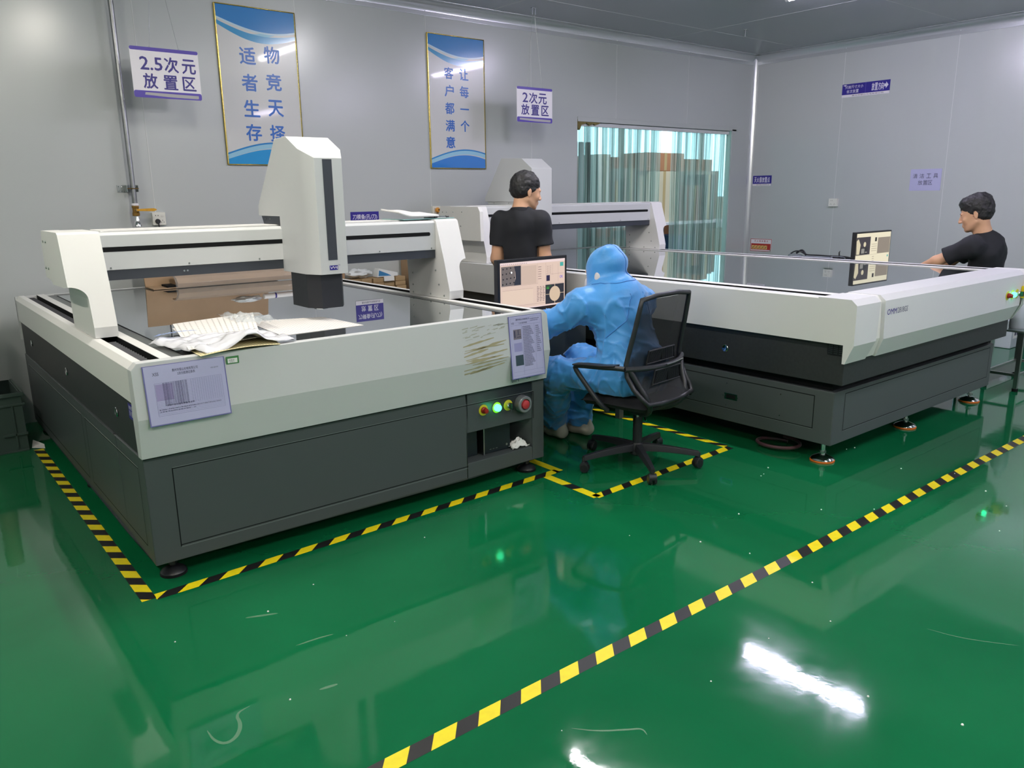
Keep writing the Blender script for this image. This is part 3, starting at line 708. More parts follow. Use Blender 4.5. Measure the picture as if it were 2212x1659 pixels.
# front skirt, thick slab with chamfered corners and a bent lower band
P_ = [(-.004, .511), (-.004+.0, .852), (.018, .874), (X1-.018, .874), (X1+.006, .852), (X1+.008, .667), (X1+.006, .511)]
def lay(y): return [(p[0], y, p[1]) for p in P_]
zy = [(-.016, .852), (-.040, .667), (-.014, .511)]
def fy(z):
    if z > .667: return -.016-.024*(.874-z)/(.874-.667)
    return -.040+.026*(.667-z)/(.156)
xs_ = [(-.006, .511), (-.008, .667), (-.006, .850), (.017, .874), (X1-.017, .874), (X1+.006, .850), (X1+.010, .667), (X1+.006, .511)]
b = B(); fr_ = [(x, fy(z), z) for x, z in xs_]; bk = [(x, .030, z) for x, z in xs_]
b.add(fr_+bk, [(1, 2, 5, 6), (2, 3, 4, 5), (0, 1, 6, 7), (15, 14, 13, 12, 11, 10, 9, 8)]+[(i, (i+1) % 8, 8+(i+1) % 8, 8+i) for i in range(8)])
fs = b.build('front_skirt', M_WHITE2, m1, bevel=.002, smooth=6)
groove(fs, [(0, .001), (X1, .001)], (1, 0, 0), (0, 0, 1), (0, -.012, .5085), .003)
# table top rails, bellows, glass
for x0, x1 in ((.113, .155), (X1-.155, X1-.113)): bx('inner_rail', M_WHITE, m1, x0, x1, .025, D1, .80, .872, bevel=.0015)
def bellows(x0, x1, y0, y1, z, parent):
    b = B(); n = int((y1-y0)/.018); pr = []
    for i in range(n+1):
        y = y0+(y1-y0)*i/n; pr.append((y, z+(.004 if i % 2 else -.003)))
    pr += [(y1, z-.03), (y0, z-.03)]
    return b.prism(pr, 'x', x0, x1).build('bellows_cover', mat('bellows_fabric', rgb(62, 62, 68), .6), parent, smooth=0)
for x0, x1 in ((.048, .096), (X1-.096, X1-.048)):
    bellows(x0, x1, .035, .63, .854, m1); bellows(x0, x1, 1.12, D1-.03, .854, m1)
    e0, e1 = (.046, .113) if x0 < 1 else (X1-.113, X1-.046)
    lb = B(); lb.box(e0, e0+.0015, .030, D1-.01, .835, .8705); lb.box(e1-.0015, e1, .030, D1-.01, .835, .8705); lb.box(e0, e1, .026, .030, .835, .8705)
    lb.build('slot_lining', M_BLACKM, m1, smooth=0)
    bx('rail_channel', M_BLACKM, m1, x0-.002 if x0 < 1 else x0-.016, x1+.016 if x0 < 1 else x1+.002, .03, D1-.01, .78, .838)
b = B(); b.box(.155, .208, .028, 2.66, .80, .866); b.box(X1-.208, X1-.155, .028, 2.66, .80, .866); b.box(.208, X1-.208, .028, .052, .80, .866); b.box(.208, X1-.208, 2.60, 2.70, .80, .866)
b.build('grey_table_border', M_STRIPG, m1, bevel=.001)
bx('back_skirt', M_WHITE2, m1, -.006, X1+.006, D1-.02, D1+.02, .60, .868, bevel=.002)
B().box(.208, X1-.208, .052, 2.60, .84, .8665).build('glass_table', M_GLASS, m1, smooth=0)
groove(m1, [(.208, 2.6), (.208, .052), (X1-.208, .052), (X1-.208, 2.6)], (1, 0, 0), (0, 1, 0), (0, 0, .8666), .006, M_BLACKM, 'table_seal')

def gantry(root, xl0, xl1, xl2, xr2, xr1, xr0, zt, yb, dz, wide_low=True):
    """bridge: left outer (upper) xl0, left outer (lower) xl1, inner xl2; right inner xr2, lower outer xr1, upper outer xr0."""
    y = yb-.79; z = zt-.872
    full = [(.668+y, .874+z), (.664+y, .920+z), (.712+y, 1.094+z), (.778+y, 1.296+z), (.783+y, 1.309+z), (.800+y, 1.318+z), (1.12+y, 1.318+z), (1.11+y, 1.10+z), (1.095+y, .874+z)]
    up = [(.712+y, 1.094+z), (.778+y, 1.296+z), (.783+y, 1.309+z), (.800+y, 1.318+z), (1.16+y, 1.318+z), (1.19+y, 1.25+z), (1.19+y, 1.105+z), (1.08+y, 1.100+z), (1.04+y, 1.082+z), (.80+y, 1.085+z)]
    legs = []
    for a, c, e in ((xl0, xl1, xl2), (xr0, xr1, xr2)):
        s = 1 if e > a else -1
        b = B()
        b.prism(full, 'x', c, e); b.prism(up, 'x', a, c)
        n = 8
        arc = [(c+(a-c)*(1-math.sin(math.pi/2*i/n)), 1.094-.055*(1-math.cos(math.pi/2*i/n))) for i in range(0, n+1)]+[(c, 1.094)]
        yf_ = lambda q: .664+(q-.920)*(.048/.174)
        pts0 = [(p[0], yf_(p[1])+y, p[1]+z) for p in arc]; pts1 = [(p[0], 1.03+y, p[1]+z) for p in arc]
        m_ = len(arc); b.add(pts0+pts1, [tuple(range(m_)), tuple(range(2*m_-1, m_-1, -1))]+[(i, (i+1) % m_, m_+(i+1) % m_, m_+i) for i in range(m_)])
        lg = b.build('gantry_leg', M_WHITE, root, smooth=18)
        screws([(a, 1.135+y, 1.27+z), (a, 1.075+y, 1.27+z), (a, 1.15+y, 1.15+z), (a, 1.09+y, 1.15+z)], (-s, 0, 0), lg, .006, M_STEEL)
        legs.append(lg)
    r = legs[1]
    screws([(xr2, .80+y, 1.20+z), (xr2, .80+y, 1.03+z), (xr2, .77+y, .95+z), (xr2, .72+y, .89+z), (xr2, .86+y, .89+z), (xr2, 1.05+y, .93+z), (xr2, 1.05+y, .885+z), (xr2, 1.05+y, 1.0+z)], (-1, 0, 0), r, .006, M_STEEL)
    # beam
    pr = [(.79+y, 1.148+z), (.79+y, 1.300+z), (.802+y, 1.313+z), (1.05+y, 1.313+z), (1.08+y, 1.30+z), (1.08+y, 1.148+z)]
    bm_ = B().prism(pr, 'x', xl2, xr2).build('gantry_beam', M_WHITE2, root, bevel=.003)
    bx('lower_beam_band', M_BAND, root, xl2, xr2, .798+y, 1.07+y, 1.103+z, 1.147+z, bevel=.001)
    # slot: stadium-ended dark strip, and top slit
    x0, x1, z0, z1 = xl2+.004, xr2-.035, 1.228+z, 1.249+z
    zc = (z0+z1)/2; rr = (z1-z0)/2
    P2 = [(x0, z0), (x1-rr, z0)]+[(x1-rr+rr*math.sin(math.pi*i/8), zc-rr*math.cos(math.pi*i/8)) for i in range(1, 8)]+[(x1-rr, z1), (x0, z1)]
    rects([P2], (1, 0, 0), (0, 0, 1), (0, .79+y, 0), M_BLACKM, root, 'beam_slot', .0008)
    rects([(xl2+.03, xr2-.08, .835+y, .845+y)], (1, 0, 0), (0, 1, 0), (0, 0, 1.313+z), M_BLACKM, root, 'top_slit', .0008)
    bx('top_cover', M_WHITE, root, xl2+.02, xr2-.06, .850+y, 1.06+y, 1.313+z, 1.319+z, bevel=.001)
    n = 6
    for i in range(n):
        xx = xl2+.03+(xr2-xl2-.06)*i/(n-1); screws([(xx, .79+y, 1.158+z)], (0, -1, 0), bm_, .0045, M_STEEL)
    return legs, bm_
legs, beam1 = gantry(m1, -.045, .026, .118, 1.862, 1.958, 2.013, .872, .79, 0)
screws([(.46, .798, 1.125), (.475, .798, 1.125)], (0, -1, 0), beam1, .006, M_CHROME)

# measuring head, left machine
def head(root, prof, x0, x1, chx, chy, zb, label_mode):
    """side profile (y,z) extruded x0..x1 with the front vertical corners chamfered."""
    pass
xa, xb = .946, 1.166
yf = .455                                   # front plane
cxx, cyy = .040, .085                       # corner chamfer
zb = 1.090
def ztop(y):                                # sloping top plane
    if y >= .66: return 1.732
    return 1.732-(.66-y)*(1.732-1.628)/(.66-.455)
plan = [(xa, .80), (xa, yf+cyy), (xa+cxx, yf), (xb-cxx, yf), (xb, yf+cyy), (xb, .80)]
b = B(); lo_ = [(x, y, zb) for x, y in plan]; hi_ = [(x, y, ztop(y)) for x, y in plan[1:5]]
v = [(x, y, zb) for x, y in plan]            # 0-5 bottom
v += [(xa, .80, 1.728), (xa, .66, 1.732)]+[(x, y, ztop(y)) for x, y in plan[1:5]]+[(xb, .66, 1.732), (xb, .80, 1.728)]   # 6..13
f = [(0, 1, 2, 3, 4, 5), (1, 0, 6, 7, 8), (1, 8, 9, 2), (2, 9, 10, 3), (3, 10, 11, 4), (4, 11, 12, 13, 5), (7, 12, 11, 10, 9, 8), (6, 13, 12, 7), (0, 5, 13, 6)]
b.add(v, f)
hd = b.build('measuring_head', M_WHITE2, m1, bevel=.0022)
B().prism([(.795, 1.36), (.795, 1.728), (1.062, 1.412), (1.068, 1.36)], 'x', xa, xb).build('rear_housing', M_WHITE2, hd, bevel=.002)
B().prism([(.80, 1.319), (.80, 1.36), (1.045, 1.36), (1.02, 1.319)], 'x', xa+.006, xb-.006).build('carriage_plate', M_BAND, hd, bevel=.001)
screws([(xa+.006, .93, 1.345), (xa+.006, .99, 1.345)], (-1, 0, 0), hd, .004, M_STEEL)
rects([(1.026, 1.074, 1.157, 1.622)], (1, 0, 0), (0, 0, 1), (0, yf, 0), M_BAND, hd, 'dark_front_strip', .0012)
lg = rects([(1.030, 1.073, 1.110, 1.132)], (1, 0, 0), (0, 0, 1), (0, yf, 0), M_BLUE, hd, 'logo_plate', .0012)
def stroke(pts, w):
    out = []
    for (a, b_), (c, d) in zip(pts[:-1], pts[1:]):
        out.append([(a-w, b_), (a+w, b_), (c+w, d), (c-w, d)])
    return out
rects(stroke([(1.034, 1.128), (1.039, 1.115), (1.047, 1.128), (1.054, 1.115)], .0016)+stroke([(1.050, 1.128), (1.054, 1.115), (1.061, 1.127), (1.068, 1.115)], .0016)+stroke([(1.0685, 1.114), (1.0685, 1.128)], .0014),
      (1, 0, 0), (0, 0, 1), (0, yf, 0), M_LETTERW, hd, 'logo_zigzag', .0020)
text_mesh([('TM', 1.075, 1.129, .010, .006)], (1, 0, 0), (0, 0, 1), (0, yf, 0), M_LETTER, hd, 'trademark_lettering', lift=.0012)
nz = [(.966, .76), (.966, .585), (1.008, .513), (1.118, .513), (1.152, .57), (1.152, .76)]
B().prism(nz, 'z', .921, 1.092).build('black_lens_shroud', mat('shroud_black', rgb(32, 34, 40), .42), hd, bevel=.002)
B().lathe([(.035, .905), (.035, .925)], (1.06, .64, 0)).build('lens', M_GLASS, hd)

# control panel
M_BTNY = mat('button_plate_yellow', rgb(210, 205, 50), .4)
def button(x, z, yy, parent, kind, r=.028):
    O = (x, yy, z)
    pl_ = B().lathe([(r, 0), (r, -.0018), (r*.3, -.0022)], O, n=28, ax='y').build('button_plate', M_BTNY, parent)
    if kind == 'red':
        B().lathe([(.017, -.001), (.017, -.012), (.014, -.015), (.013, -.028), (.011, -.031), (.002, -.032)], O, ax='y').build('red_button', mat('button_red', rgb(150, 34, 26), .35), pl_)
    elif kind == 'green':
        B().lathe([(.018, -.001), (.018, -.012), (.0165, -.014), (.0165, -.020), (.012, -.025), (.002, -.027)], O, ax='y').build('green_light', emis('green_glow', (.05, 1, .42), 4), pl_)
    elif kind == 'knob':
        B().lathe([(.016, -.001), (.016, -.016), (.014, -.018), (.012, -.022), (.002, -.022)], O, ax='y').build('chrome_collar', M_CHROME, pl_)
        bx('black_knob', M_BLACK, pl_, x-.006, x+.006, yy-.042, yy-.02, z-.016, z+.016, bevel=.002)
    return pl_
button(1.587, .408, 0, m1, 'red'); button(1.672, .406, 0, m1, 'green'); button(1.745, .405, 0, m1, 'knob')
es = B().lathe([(.046, 0), (.048, -.004), (.044, -.034), (.040, -.038), (.030, -.038), (.028, -.020), (.004, -.020)], (1.832, 0, .400), n=32, ax='y').build('emergency_stop_guard', mat('guard_grey', rgb(120, 122, 128), .2, coat=.5), m1)
B().lathe([(.024, -.018), (.025, -.034), (.022, -.042), (.012, -.046), (.002, -.047)], (1.832, 0, .400), n=28, ax='y').build('red_stop_button', mat('stop_red', rgb(190, 60, 66), .35), es)
# scraped tape residue
random.seed(11); L_ = []
for i, (x0, x1, za, zb_) in enumerate(((1.452, 1.640, .748, .772), (1.455, 1.715, .716, .752), (1.46, 1.70, .728, .734), (1.452, 1.60, .700, .722), (1.462, 1.718, .682, .706), (1.455, 1.69, .664, .682), (1.468, 1.64, .676, .680), (1.452, 1.71, .632, .652), (1.455, 1.62, .614, .628), (1.50, 1.72, .655, .668), (1.49, 1.70, .612, .640))):
    n = 9; top_ = []; bot = []
    for k_ in range(n+1):
        s = k_/n; x = x0+(x1-x0)*s; z = za+(zb_-za)*s; w = (.0018+.0045*random.random())*(.4+math.sin(math.pi*min(1, max(.08, s))))
        top_.append((x, z+w)); bot.append((x, z-w*.7))
    for k_ in range(n): L_.append([bot[k_], bot[k_+1], top_[k_+1], top_[k_]])
def frontpoly(lst, m, name, parent, lift=.0015):
    b = B()
    for q in lst:
        n = len(b.v); b.v += [(x, fy(z)-lift, z) for x, z in q]; b.f.append(tuple(range(n, n+len(q))))
    return b.build(name, m, parent, smooth=0)
frontpoly(L_, mat('old_tape_glue', rgb(168, 160, 128), .7), 'scraped_tape_residue', fs)
L2 = []
for i in range(34):
    x = 1.45+.26*random.random(); z = .775+.062*random.random(); w = .012+.035*random.random(); h = .0008+.0018*random.random()
    L2.append([(x, z-h), (x+w, z-h+.004), (x+w, z+h+.004), (x, z+h)])
frontpoly(L2, mat('scuff_grey', rgb(170, 172, 160), .7), 'scuff_marks', fs)
# documents fixed to the front
def doc(x0, x1, z0, z1, label, build, tilt=0):
    t = thing('document_sleeve', ((x0+x1)/2, -.045, z0), label, 'document')
    y0 = fy(z0)-.004-(.028 if z0 < .6 else .010); y1 = fy(z1)-.004
    up_ = Vector((0, y1-y0, z1-z0)); hh = up_.length; up_.normalize()
    Rt = Vector((math.cos(tilt), 0, math.sin(tilt))); O = Vector((x0, y0-.0, z0)); nv = Rt.cross(up_)
    w = x1-x0
    def slab(a0, a1, b0, b1, c0, c1):
        m = B(); vs = [O+Rt*a+up_*b_+nv*c for a in (a0, a1) for b_ in (b0, b1) for c in (c0, c1)]
        return m.add(vs, [(0, 1, 3, 2), (4, 6, 7, 5), (0, 4, 5, 1), (2, 3, 7, 6), (0, 2, 6, 4), (1, 5, 7, 3)])
    slab(-.004, w+.004, -.004, hh+.002, 0, .0015).build('plastic_sleeve', mat('sleeve_edge', rgb(110, 108, 170), .2, coat=.6), t, smooth=0)
    slab(0, w, 0, hh, .0016, .0022).build('paper', M_PAPER, t, smooth=0)
    build(t, Rt, up_, O+nv*.0022, w, hh)
    return t
def tbl(x0, x1, y0, y1, nx, ny, w=.0006):
    L = []
    for i in range(nx+1): x = x0+(x1-x0)*i/nx; L.append((x-w/2, x+w/2, y0, y1))
    for j in range(ny+1): y = y0+(y1-y0)*j/ny; L.append((x0, x1, y-w/2, y+w/2))
    return L
def d1(t, Rt, U, O, w, h):
    L = tbl(.030, w-.016, h*.14, h*.70, 1, 1)+tbl(w*.55, w-.016, h*.30, h*.70, 14, 16, .0005)+tbl(.030, w*.55, h*.30, h*.70, 3, 16, .0005)+tbl(.030, w-.016, h*.14, h*.30, 1, 6, .0005)
    rects(L, Rt, U, O, M_LINE, t, 'printed_table')
    rects([(.032, w*.32, h*.40, h*.68)], Rt, U, O, mat('print_pink', rgb(160, 150, 196), .6), t, 'shaded_cells', .0002)
    ls = [(CO, w*.34, h*.865, w*.32, .011), ('2次元检测记录表', w*.40, h*.80, w*.22, .011), ('XSS', .028, h*.83, .022, .012), ('XSS-QR-PZ', w*.82, h*.83, w*.10, .005)]
    random.seed(2)
    for i in range(16): ls.append(('检测尺寸外观板面孔径', w*.20, h*(.305+.0248*i), w*.30, .0042))
    ls.append(('外观不良检查记录备注说明', w*.22, h*.29, w*.34, .007)); ls.append(('备注检查人员须每天填写记录并由主管签名确认后方可下班离开岗位请认真填写', w*.12, h*.235, w*.78, .005)); ls.append(('注意事项说明检查频率每班一次', w*.12, h*.20, w*.45, .004))
    text_mesh(ls, Rt, U, O, M_LETTERK, t, 'printed_lettering', lift=.0008)
doc(.034, .325, .642, .858, 'lilac record sheet in a plastic sleeve on the front left corner of the left machine', d1)
def d2(t, Rt, U, O, w, h):
    L = tbl(.008, w-.008, h*.04, h*.97, 1, 1)+[(.008, w-.008, h*.855, h*.857), (w*.36, w*.364, h*.04, h*.855), (w*.76, w*.763, h*.10, h*.855), (.008, w-.008, h*.10, h*.102), (.008, w-.008, h*.90, h*.9015)]
    rects(L, Rt, U, O, M_LINE, t, 'printed_table')
    rects([(w*.10, w*.34, h*.63, h*.79)], Rt, U, O, mat('photo_grey', rgb(120, 112, 124), .5), t, 'printed_photo', .0006)
    rects([(w*.12, w*.16, h*.66, h*.77), (w*.20, w*.32, h*.66, h*.67), (w*.20, w*.32, h*.70, h*.705), (w*.24, w*.26, h*.70, h*.78)], Rt, U, O, M_LETTERK, t, 'photo_detail', .0010)
    rects([(w*.10, w*.34, h*.43, h*.57)], Rt, U, O, mat('photo_lilac', rgb(150, 148, 196), .5), t, 'pale_photo', .0006)
    rects([(w*.12, w*.36, h*.20, h*.37)], Rt, U, O, mat('photo_green', rgb(56, 74, 84), .4), t, 'dark_photo', .0006)
    ls = [(CO, w*.20, h*.93, w*.42, .009), ('二次元操作规程', w*.28, h*.872, w*.26, .008), ('XSS', w*.06, h*.875, w*.08, .010), ('文件编号版本日期', w*.64, h*.925, w*.28, .006), ('设备名称页数', w*.64, h*.90, w*.24, .005)]
    for i in range(26):
        ls.append(('操作前检查设备电源开关是否正常'[:9+(i*5) % 7], w*.39, h*(.81-.0255*i), w*(.24+.02*((i*7) % 6)), .0062))
    for i in range(14): ls.append(('注意事项保养'[:3+(i*2) % 4], w*.79, h*(.80-.032*i), w*(.10+.015*(i % 5)), .006))
    text_mesh(ls, Rt, U, O, M_LETTERK, t, 'printed_lettering', lift=.0008)
doc(1.738, 1.948, .552, .860, 'lilac instruction sheet with two photos, on the front right corner of the left machine', d2)
text_mesh([('BIM', 1.742, 0, .045, .016), ('OS', 1.835, .006, .028, .014), ('O', 1.905, .012, .016, .014)], (1, 0, 0), (0, 0, 1), (0, -.037, .531), M_LETTERK, fs, 'painted_lettering', bold=.05)
t = thing('green_label', (.36, -.05, .826), 'small green bordered label under the edge of the papers on the left machine', 'label')
rects([(0, .050, 0, .030)], (1, 0, 0), (0, 0, 1), (.336, fy(.84)-.0035, .826), mat('label_green', rgb(70, 130, 76), .5), t, 'green_border')
rects([(.006, .044, .004, .022)], (1, 0, 0), (0, 0, 1), (.336, fy(.84)-.0035, .826), M_PAPERW, t, 'white_field', .0008)
text_mesh([('合格证', .010, .012, .022, .006), ('2021', .012, .006, .018, .004)], (1, 0, 0), (0, 0, 1), (.336, fy(.84)-.0035, .826), M_LETTERK, t, lift=.0014)

# ================================================================== MEASURING MACHINE, RIGHT
A0, A1, Y0, Y1 = 3.176, 5.265, -.974, 2.80
ZT = .918
m2 = thing('measuring_machine', (4.22, .9, 0), 'long white measuring machine on the right, with an empty glass table and chrome orange feet', 'measuring machine')
fr = bx('base_frame', M_DGREY, m2, A0, A1, Y0, Y1, .1136, .412, bevel=.007)
groove(fr, [(3.290, .182), (3.290, .389), (5.205, .389), (5.205, .182), (3.290, .182)], (1, 0, 0), (0, 0, 1), (0, Y0, 0), .004)
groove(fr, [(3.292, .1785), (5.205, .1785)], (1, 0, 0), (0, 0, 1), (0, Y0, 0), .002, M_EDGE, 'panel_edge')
for y0, y1 in ((-.862, .55), (.68, 2.1)):
    groove(fr, [(-y1, .193), (-y1, .375), (-y0, .375), (-y0, .193), (-y1, .193)], (0, -1, 0), (0, 0, 1), (A0, 0, 0), .005)
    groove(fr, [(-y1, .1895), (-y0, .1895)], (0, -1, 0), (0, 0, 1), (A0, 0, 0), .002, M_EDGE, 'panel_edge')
screws([(A0, -.30, .345), (A0, -.66, .345), (A0, -.30, .210), (A0, -.66, .222), (A0, .40, .345), (A0, .40, .21)], (-1, 0, 0), fr, .004)
hl = B().box(A0-.0015, A0, -.375, -.285, .248, .286).build('recessed_handle', M_CHROME, fr, bevel=.0005)
B().box(A0-.0022, A0-.001, -.362, -.298, .256, .278).build('handle_recess', M_BLACKM, hl)
screws([(A0-.002, -.380, .268), (A0-.002, -.280, .268)], (-1, 0, 0), hl, .004)
bx('dark_inset', M_BLACKM, m2, A0+.03, A1-.03, Y0+.03, Y1-.03, .412, .464)
gr = bx('granite_base', M_GRANITE, m2, 3.139, 5.30, -1.03, Y1, .464, .88, bevel=.004)
B().lathe([(.012, .012), (.012, 0), (.019, -.001), (.021, -.004), (.019, -.006), (.012, -.004)], (3.139, -.300, .562), ax='x', n=24).build('threaded_hole', M_CHROME, gr)
B().lathe([(.0115, -.0022), (.0005, -.0022)], (3.139, -.300, .562), ax='x', n=24).build('hole_shadow', M_BLACKM, gr)
npl = bx('rating_plate', mat('plate_black', rgb(20, 24, 28), .3), gr, 3.136, 3.139, -1.028, -.935, .620, .680)
ls = []
for i in range(5):
    for j in range(3): ls.append(('型号名称规格电源'[j:j+3], .006+.029*j, .047-.010*i, .022, .005))
text_mesh(ls, (0, -1, 0), (0, 0, 1), (3.136, -.935, .620), M_STEEL, npl)
# white side skirts
for x0, s in ((3.106, 1), (5.336, -1)):
    P_ = [(x0, .684), (x0, ZT-.006), (x0+s*.006, ZT), (x0+s*.062, ZT), (x0+s*.062, .86), (x0+s*.033, .86), (x0+s*.033, .684)]
    b = B().prism(P_, 'y', -.880, Y1); b.prism([(x0, .684), (x0, .86), (x0+s*.033, .86), (x0+s*.033, .684)], 'y', -1.034, -.880)
    b.build('side_skirt', M_WHITE3, m2, smooth=0)
    a = x0+s*.134; c = x0+s*.204
    bx('inner_rail', M_WHITE, m2, min(a, c), max(a, c), -.885, Y1-.05, .88, ZT, bevel=.0015)
    a = x0+s*.062; c = x0+s*.134
    bx('rail_channel', M_BLACKM, m2, min(a, c), max(a, c), -.885, Y1-.05, .87, .895)
    bellows(min(a, c)+.012, max(a, c)-.012, -.87, 1.80, .892, m2); bellows(min(a, c)+.012, max(a, c)-.012, 2.33, Y1-.06, .892, m2)
    lb = B(); e0, e1 = min(a, c), max(a, c); lb.box(e0, e0+.0015, -.885, Y1-.06, .87, ZT-.001); lb.box(e1-.0015, e1, -.885, Y1-.06, .87, ZT-.001)
    lb.build('slot_lining', M_BLACKM, m2, smooth=0)
# glass
B().box(3.312, 5.130, -.885, 2.74, .895, .9135).build('glass_table', M_GLASS, m2, smooth=0)
groove(m2, [(3.312, 2.74), (3.312, -.885), (5.130, -.885), (5.130, 2.74)], (1, 0, 0), (0, 1, 0), (0, 0, .9136), .007, M_BLACKM, 'table_seal')
bx('back_skirt', M_WHITE2, m2, 3.106, 5.336, Y1-.06, Y1+.01, .66, ZT, bevel=.003)
# front nose: three sections with a concave groove between the first two
def nose(x0, x1, name, r0=0, r1=0, m=None, dy=0):
    pr = [(-.880, .86), (-.880, ZT), (-1.058, ZT), (-1.090-dy, .890), (-1.090-dy, .686), (-1.048, .587), (-1.034, .587), (-1.034, .86)]
    b = B(); n = len(pr)
    def off(i, e):     # bottom edge is cut back at the ends of the section
        return e if i in (4,) else (e*2.2 if i in (5, 6) else 0)
    L = [(x0+off(i, r0), p[0], p[1]) for i, p in enumerate(pr)]; Rr = [(x1-off(i, r1), p[0], p[1]) for i, p in enumerate(pr)]
    b.add(L+Rr, [tuple(range(n)), tuple(range(2*n-1, n-1, -1))]+[(i, (i+1) % n, n+(i+1) % n, n+i) for i in range(n)])
    return b.build(name, m or M_WHITE2, m2, smooth=8)
nose(3.106, 3.345, 'front_skirt', -.0, .012, M_WHITE3)
fsk = nose(3.398, 5.300, 'front_skirt', .012, .0, M_WHITE3)
pr = [(-.884, .86), (-.884, ZT-.002), (-1.045, ZT-.003), (-1.068, .885), (-1.068, .690), (-1.040, .592), (-1.030, .592), (-1.030, .86)]
B().prism(pr, 'x', 3.330, 3.42).build('front_groove', M_WHITE, m2, bevel=.002, smooth=8)
nose(5.301, 5.400, 'corner_cap', -.02, .04, M_WHITE)
text_mesh([('OMM', 3.425, .812, .105, .030)], (1, 0, 0), (0, 0, 1), (0, -1.090, 0), M_LETTER, fsk, 'model_lettering', bold=.03)
text_mesh([('2818GS', 3.540, .812, .115, .030)], (1, 0, 0), (0, 0, 1), (0, -1.090, 0), mat('letter_grey', rgb(90, 92, 120), .5), fsk, 'model_number', bold=.01)
button(5.050, .770, -1.090, m2, 'red', .030); button(5.128, .770, -1.090, m2, 'green', .030); button(5.205, .770, -1.090, m2, 'knob', .030)
eb = bx('emergency_stop_box', mat('box_yellow', rgb(228, 196, 20), .4), m2, 5.270, 5.345, -1.150, -1.091, .735, .815, bevel=.004)
B().lathe([(.020, -.0), (.020, -.018), (.026, -.022), (.026, -.036), (.022, -.042), (.002, -.044)], (5.308, -1.150, .775), ax='y').build('red_stop_button', mat('stop_red_brown', rgb(165, 80, 50), .4), eb)
for x in (A0+.075, (A0+A1)/2, A1-.09):
    for y in (Y0+.08, .9, Y1-.1): lfoot(x, y, .1136, m2, False, .064)
# hose lying under the machine
B().tube([(3.28+.10*math.cos(a*.5), -.60+.13*math.sin(a*.5), .012+.002*a) for a in range(14)], .010, smooth=1).build('coiled_hose', mat('hose_maroon', rgb(90, 60, 66), .4), m2)
gantry(m2, 3.046, 3.136, 3.232, 5.205, 5.293, 5.352, ZT, 2.115, 0)
xa, xb = 3.605, 3.825
hp = [(2.112, 1.095), (1.985, 1.095), (1.985, 1.655), (2.11, 1.735), (2.38, 1.748), (2.62, 1.42), (2.62, 1.39), (2.112, 1.39)]
hd2 = B().prism(hp, 'x', xa, xb).build('measuring_head', M_WHITE2, m2, bevel=.003)
B().prism([(2.12, 1.365), (2.12, 1.39), (2.60, 1.39), (2.58, 1.365)], 'x', xa+.01, xb-.01).build('carriage_plate', M_WHITE2, hd2, bevel=.001)
screws([(xa+.01, 2.30, 1.378), (xa+.01, 2.5, 1.378)], (-1, 0, 0), hd2, .004, M_STEEL)
bx('black_lens_shroud', mat('shroud_black', rgb(32, 34, 40), .42), hd2, xa+.03, xb-.03, 1.995, 2.105, .95, 1.095, bevel=.004)
# cover boxes on the left upright of the right machine
lc = B().prism([(1.895, 1.10), (1.905, 1.325), (1.93, 1.362), (2.30, 1.362), (2.30, 1.10)], 'x', 3.012, 3.045).build('upright_cover', M_WHITE, m2, bevel=.004)
screws([(3.012, 2.26, 1.32), (3.012, 2.14, 1.32), (3.012, 2.16, 1.21)], (-1, 0, 0), lc, .006, M_STEEL)
# ================================================================== FLOOR TAPE
def tape(p0, p1, w, pitch, slant, label, y_frac=.5, z=.0008, off=0.0):
    """striped tape from p0 to p1 (centre line): one strip, yellow and black faces."""
    p0 = Vector((*p0, 0)); p1 = Vector((*p1, 0)); d = p1-p0; L_ = d.length; d.normalize(); nn = Vector((-d.y, d.x, 0))
    b = B(); mi = []; n_ = 6
    cuts = []; s = -slant-pitch-off; k_ = 0
    while s < L_+slant+pitch:
        c = s+pitch*(y_frac if k_ % 2 == 0 else 1-y_frac); cuts.append((s, c, k_ % 2)); s = c; k_ += 1
    for a, c, par in cuts:
        for j in range(n_):
            v0 = -w/2+w*j/n_; v1 = -w/2+w*(j+1)/n_; o0 = slant*j/n_-slant/2; o1 = slant*(j+1)/n_-slant/2
            cl = lambda u: min(max(u, 0), L_)
            pts = [(cl(a+o0), v0), (cl(c+o0), v0), (cl(c+o1), v1), (cl(a+o1), v1)]
            if max(p[0] for p in pts)-min(p[0] for p in pts) < 1e-4: continue
            q = []
            for p in pts:
                if not q or (abs(p[0]-q[-1][0])+abs(p[1]-q[-1][1])) > 1e-7: q.append(p)
            if len(q) < 3: continue
            b.add([p0+d*p[0]+nn*p[1]+Vector((0, 0, z)) for p in q], [tuple(range(len(q)))]); mi.append(par)
    me = bpy.data.meshes.new('floor_tape'); me.from_pydata(b.v, [], b.f); me.materials.append(M_TAPEY); me.materials.append(M_TAPEK)
    for p, m_ in zip(me.polygons, mi): p.material_index = m_
    bm = bmesh.new(); bm.from_mesh(me); bmesh.ops.remove_doubles(bm, verts=bm.verts, dist=1e-5)
    for f in bm.faces:
        if f.normal.z < 0: f.normal_flip()
    bm.to_mesh(me); bm.free()
    o = bpy.data.objects.new('floor_tape', me); COL.objects.link(o)
    return tag(o, label, 'floor tape')
TW = .051
tape((-.063, 2.25), (-.063, -.108), TW, .150, .045, 'striped tape line on the floor along the left side of the left machine', .5)
tape((-.040, -.100), (2.030, -.062), TW, .157, .055, 'striped tape line on the floor in front of the left machine', .5)
tape((2.034, -.075), (2.034, .16), TW, .5, .02, 'short yellow tape piece at the front right foot of the left machine', .86)
tape((1.93, -.085), (1.925, -.47), TW, .26, .02, 'mostly yellow tape on the left side of the chair square', .7)
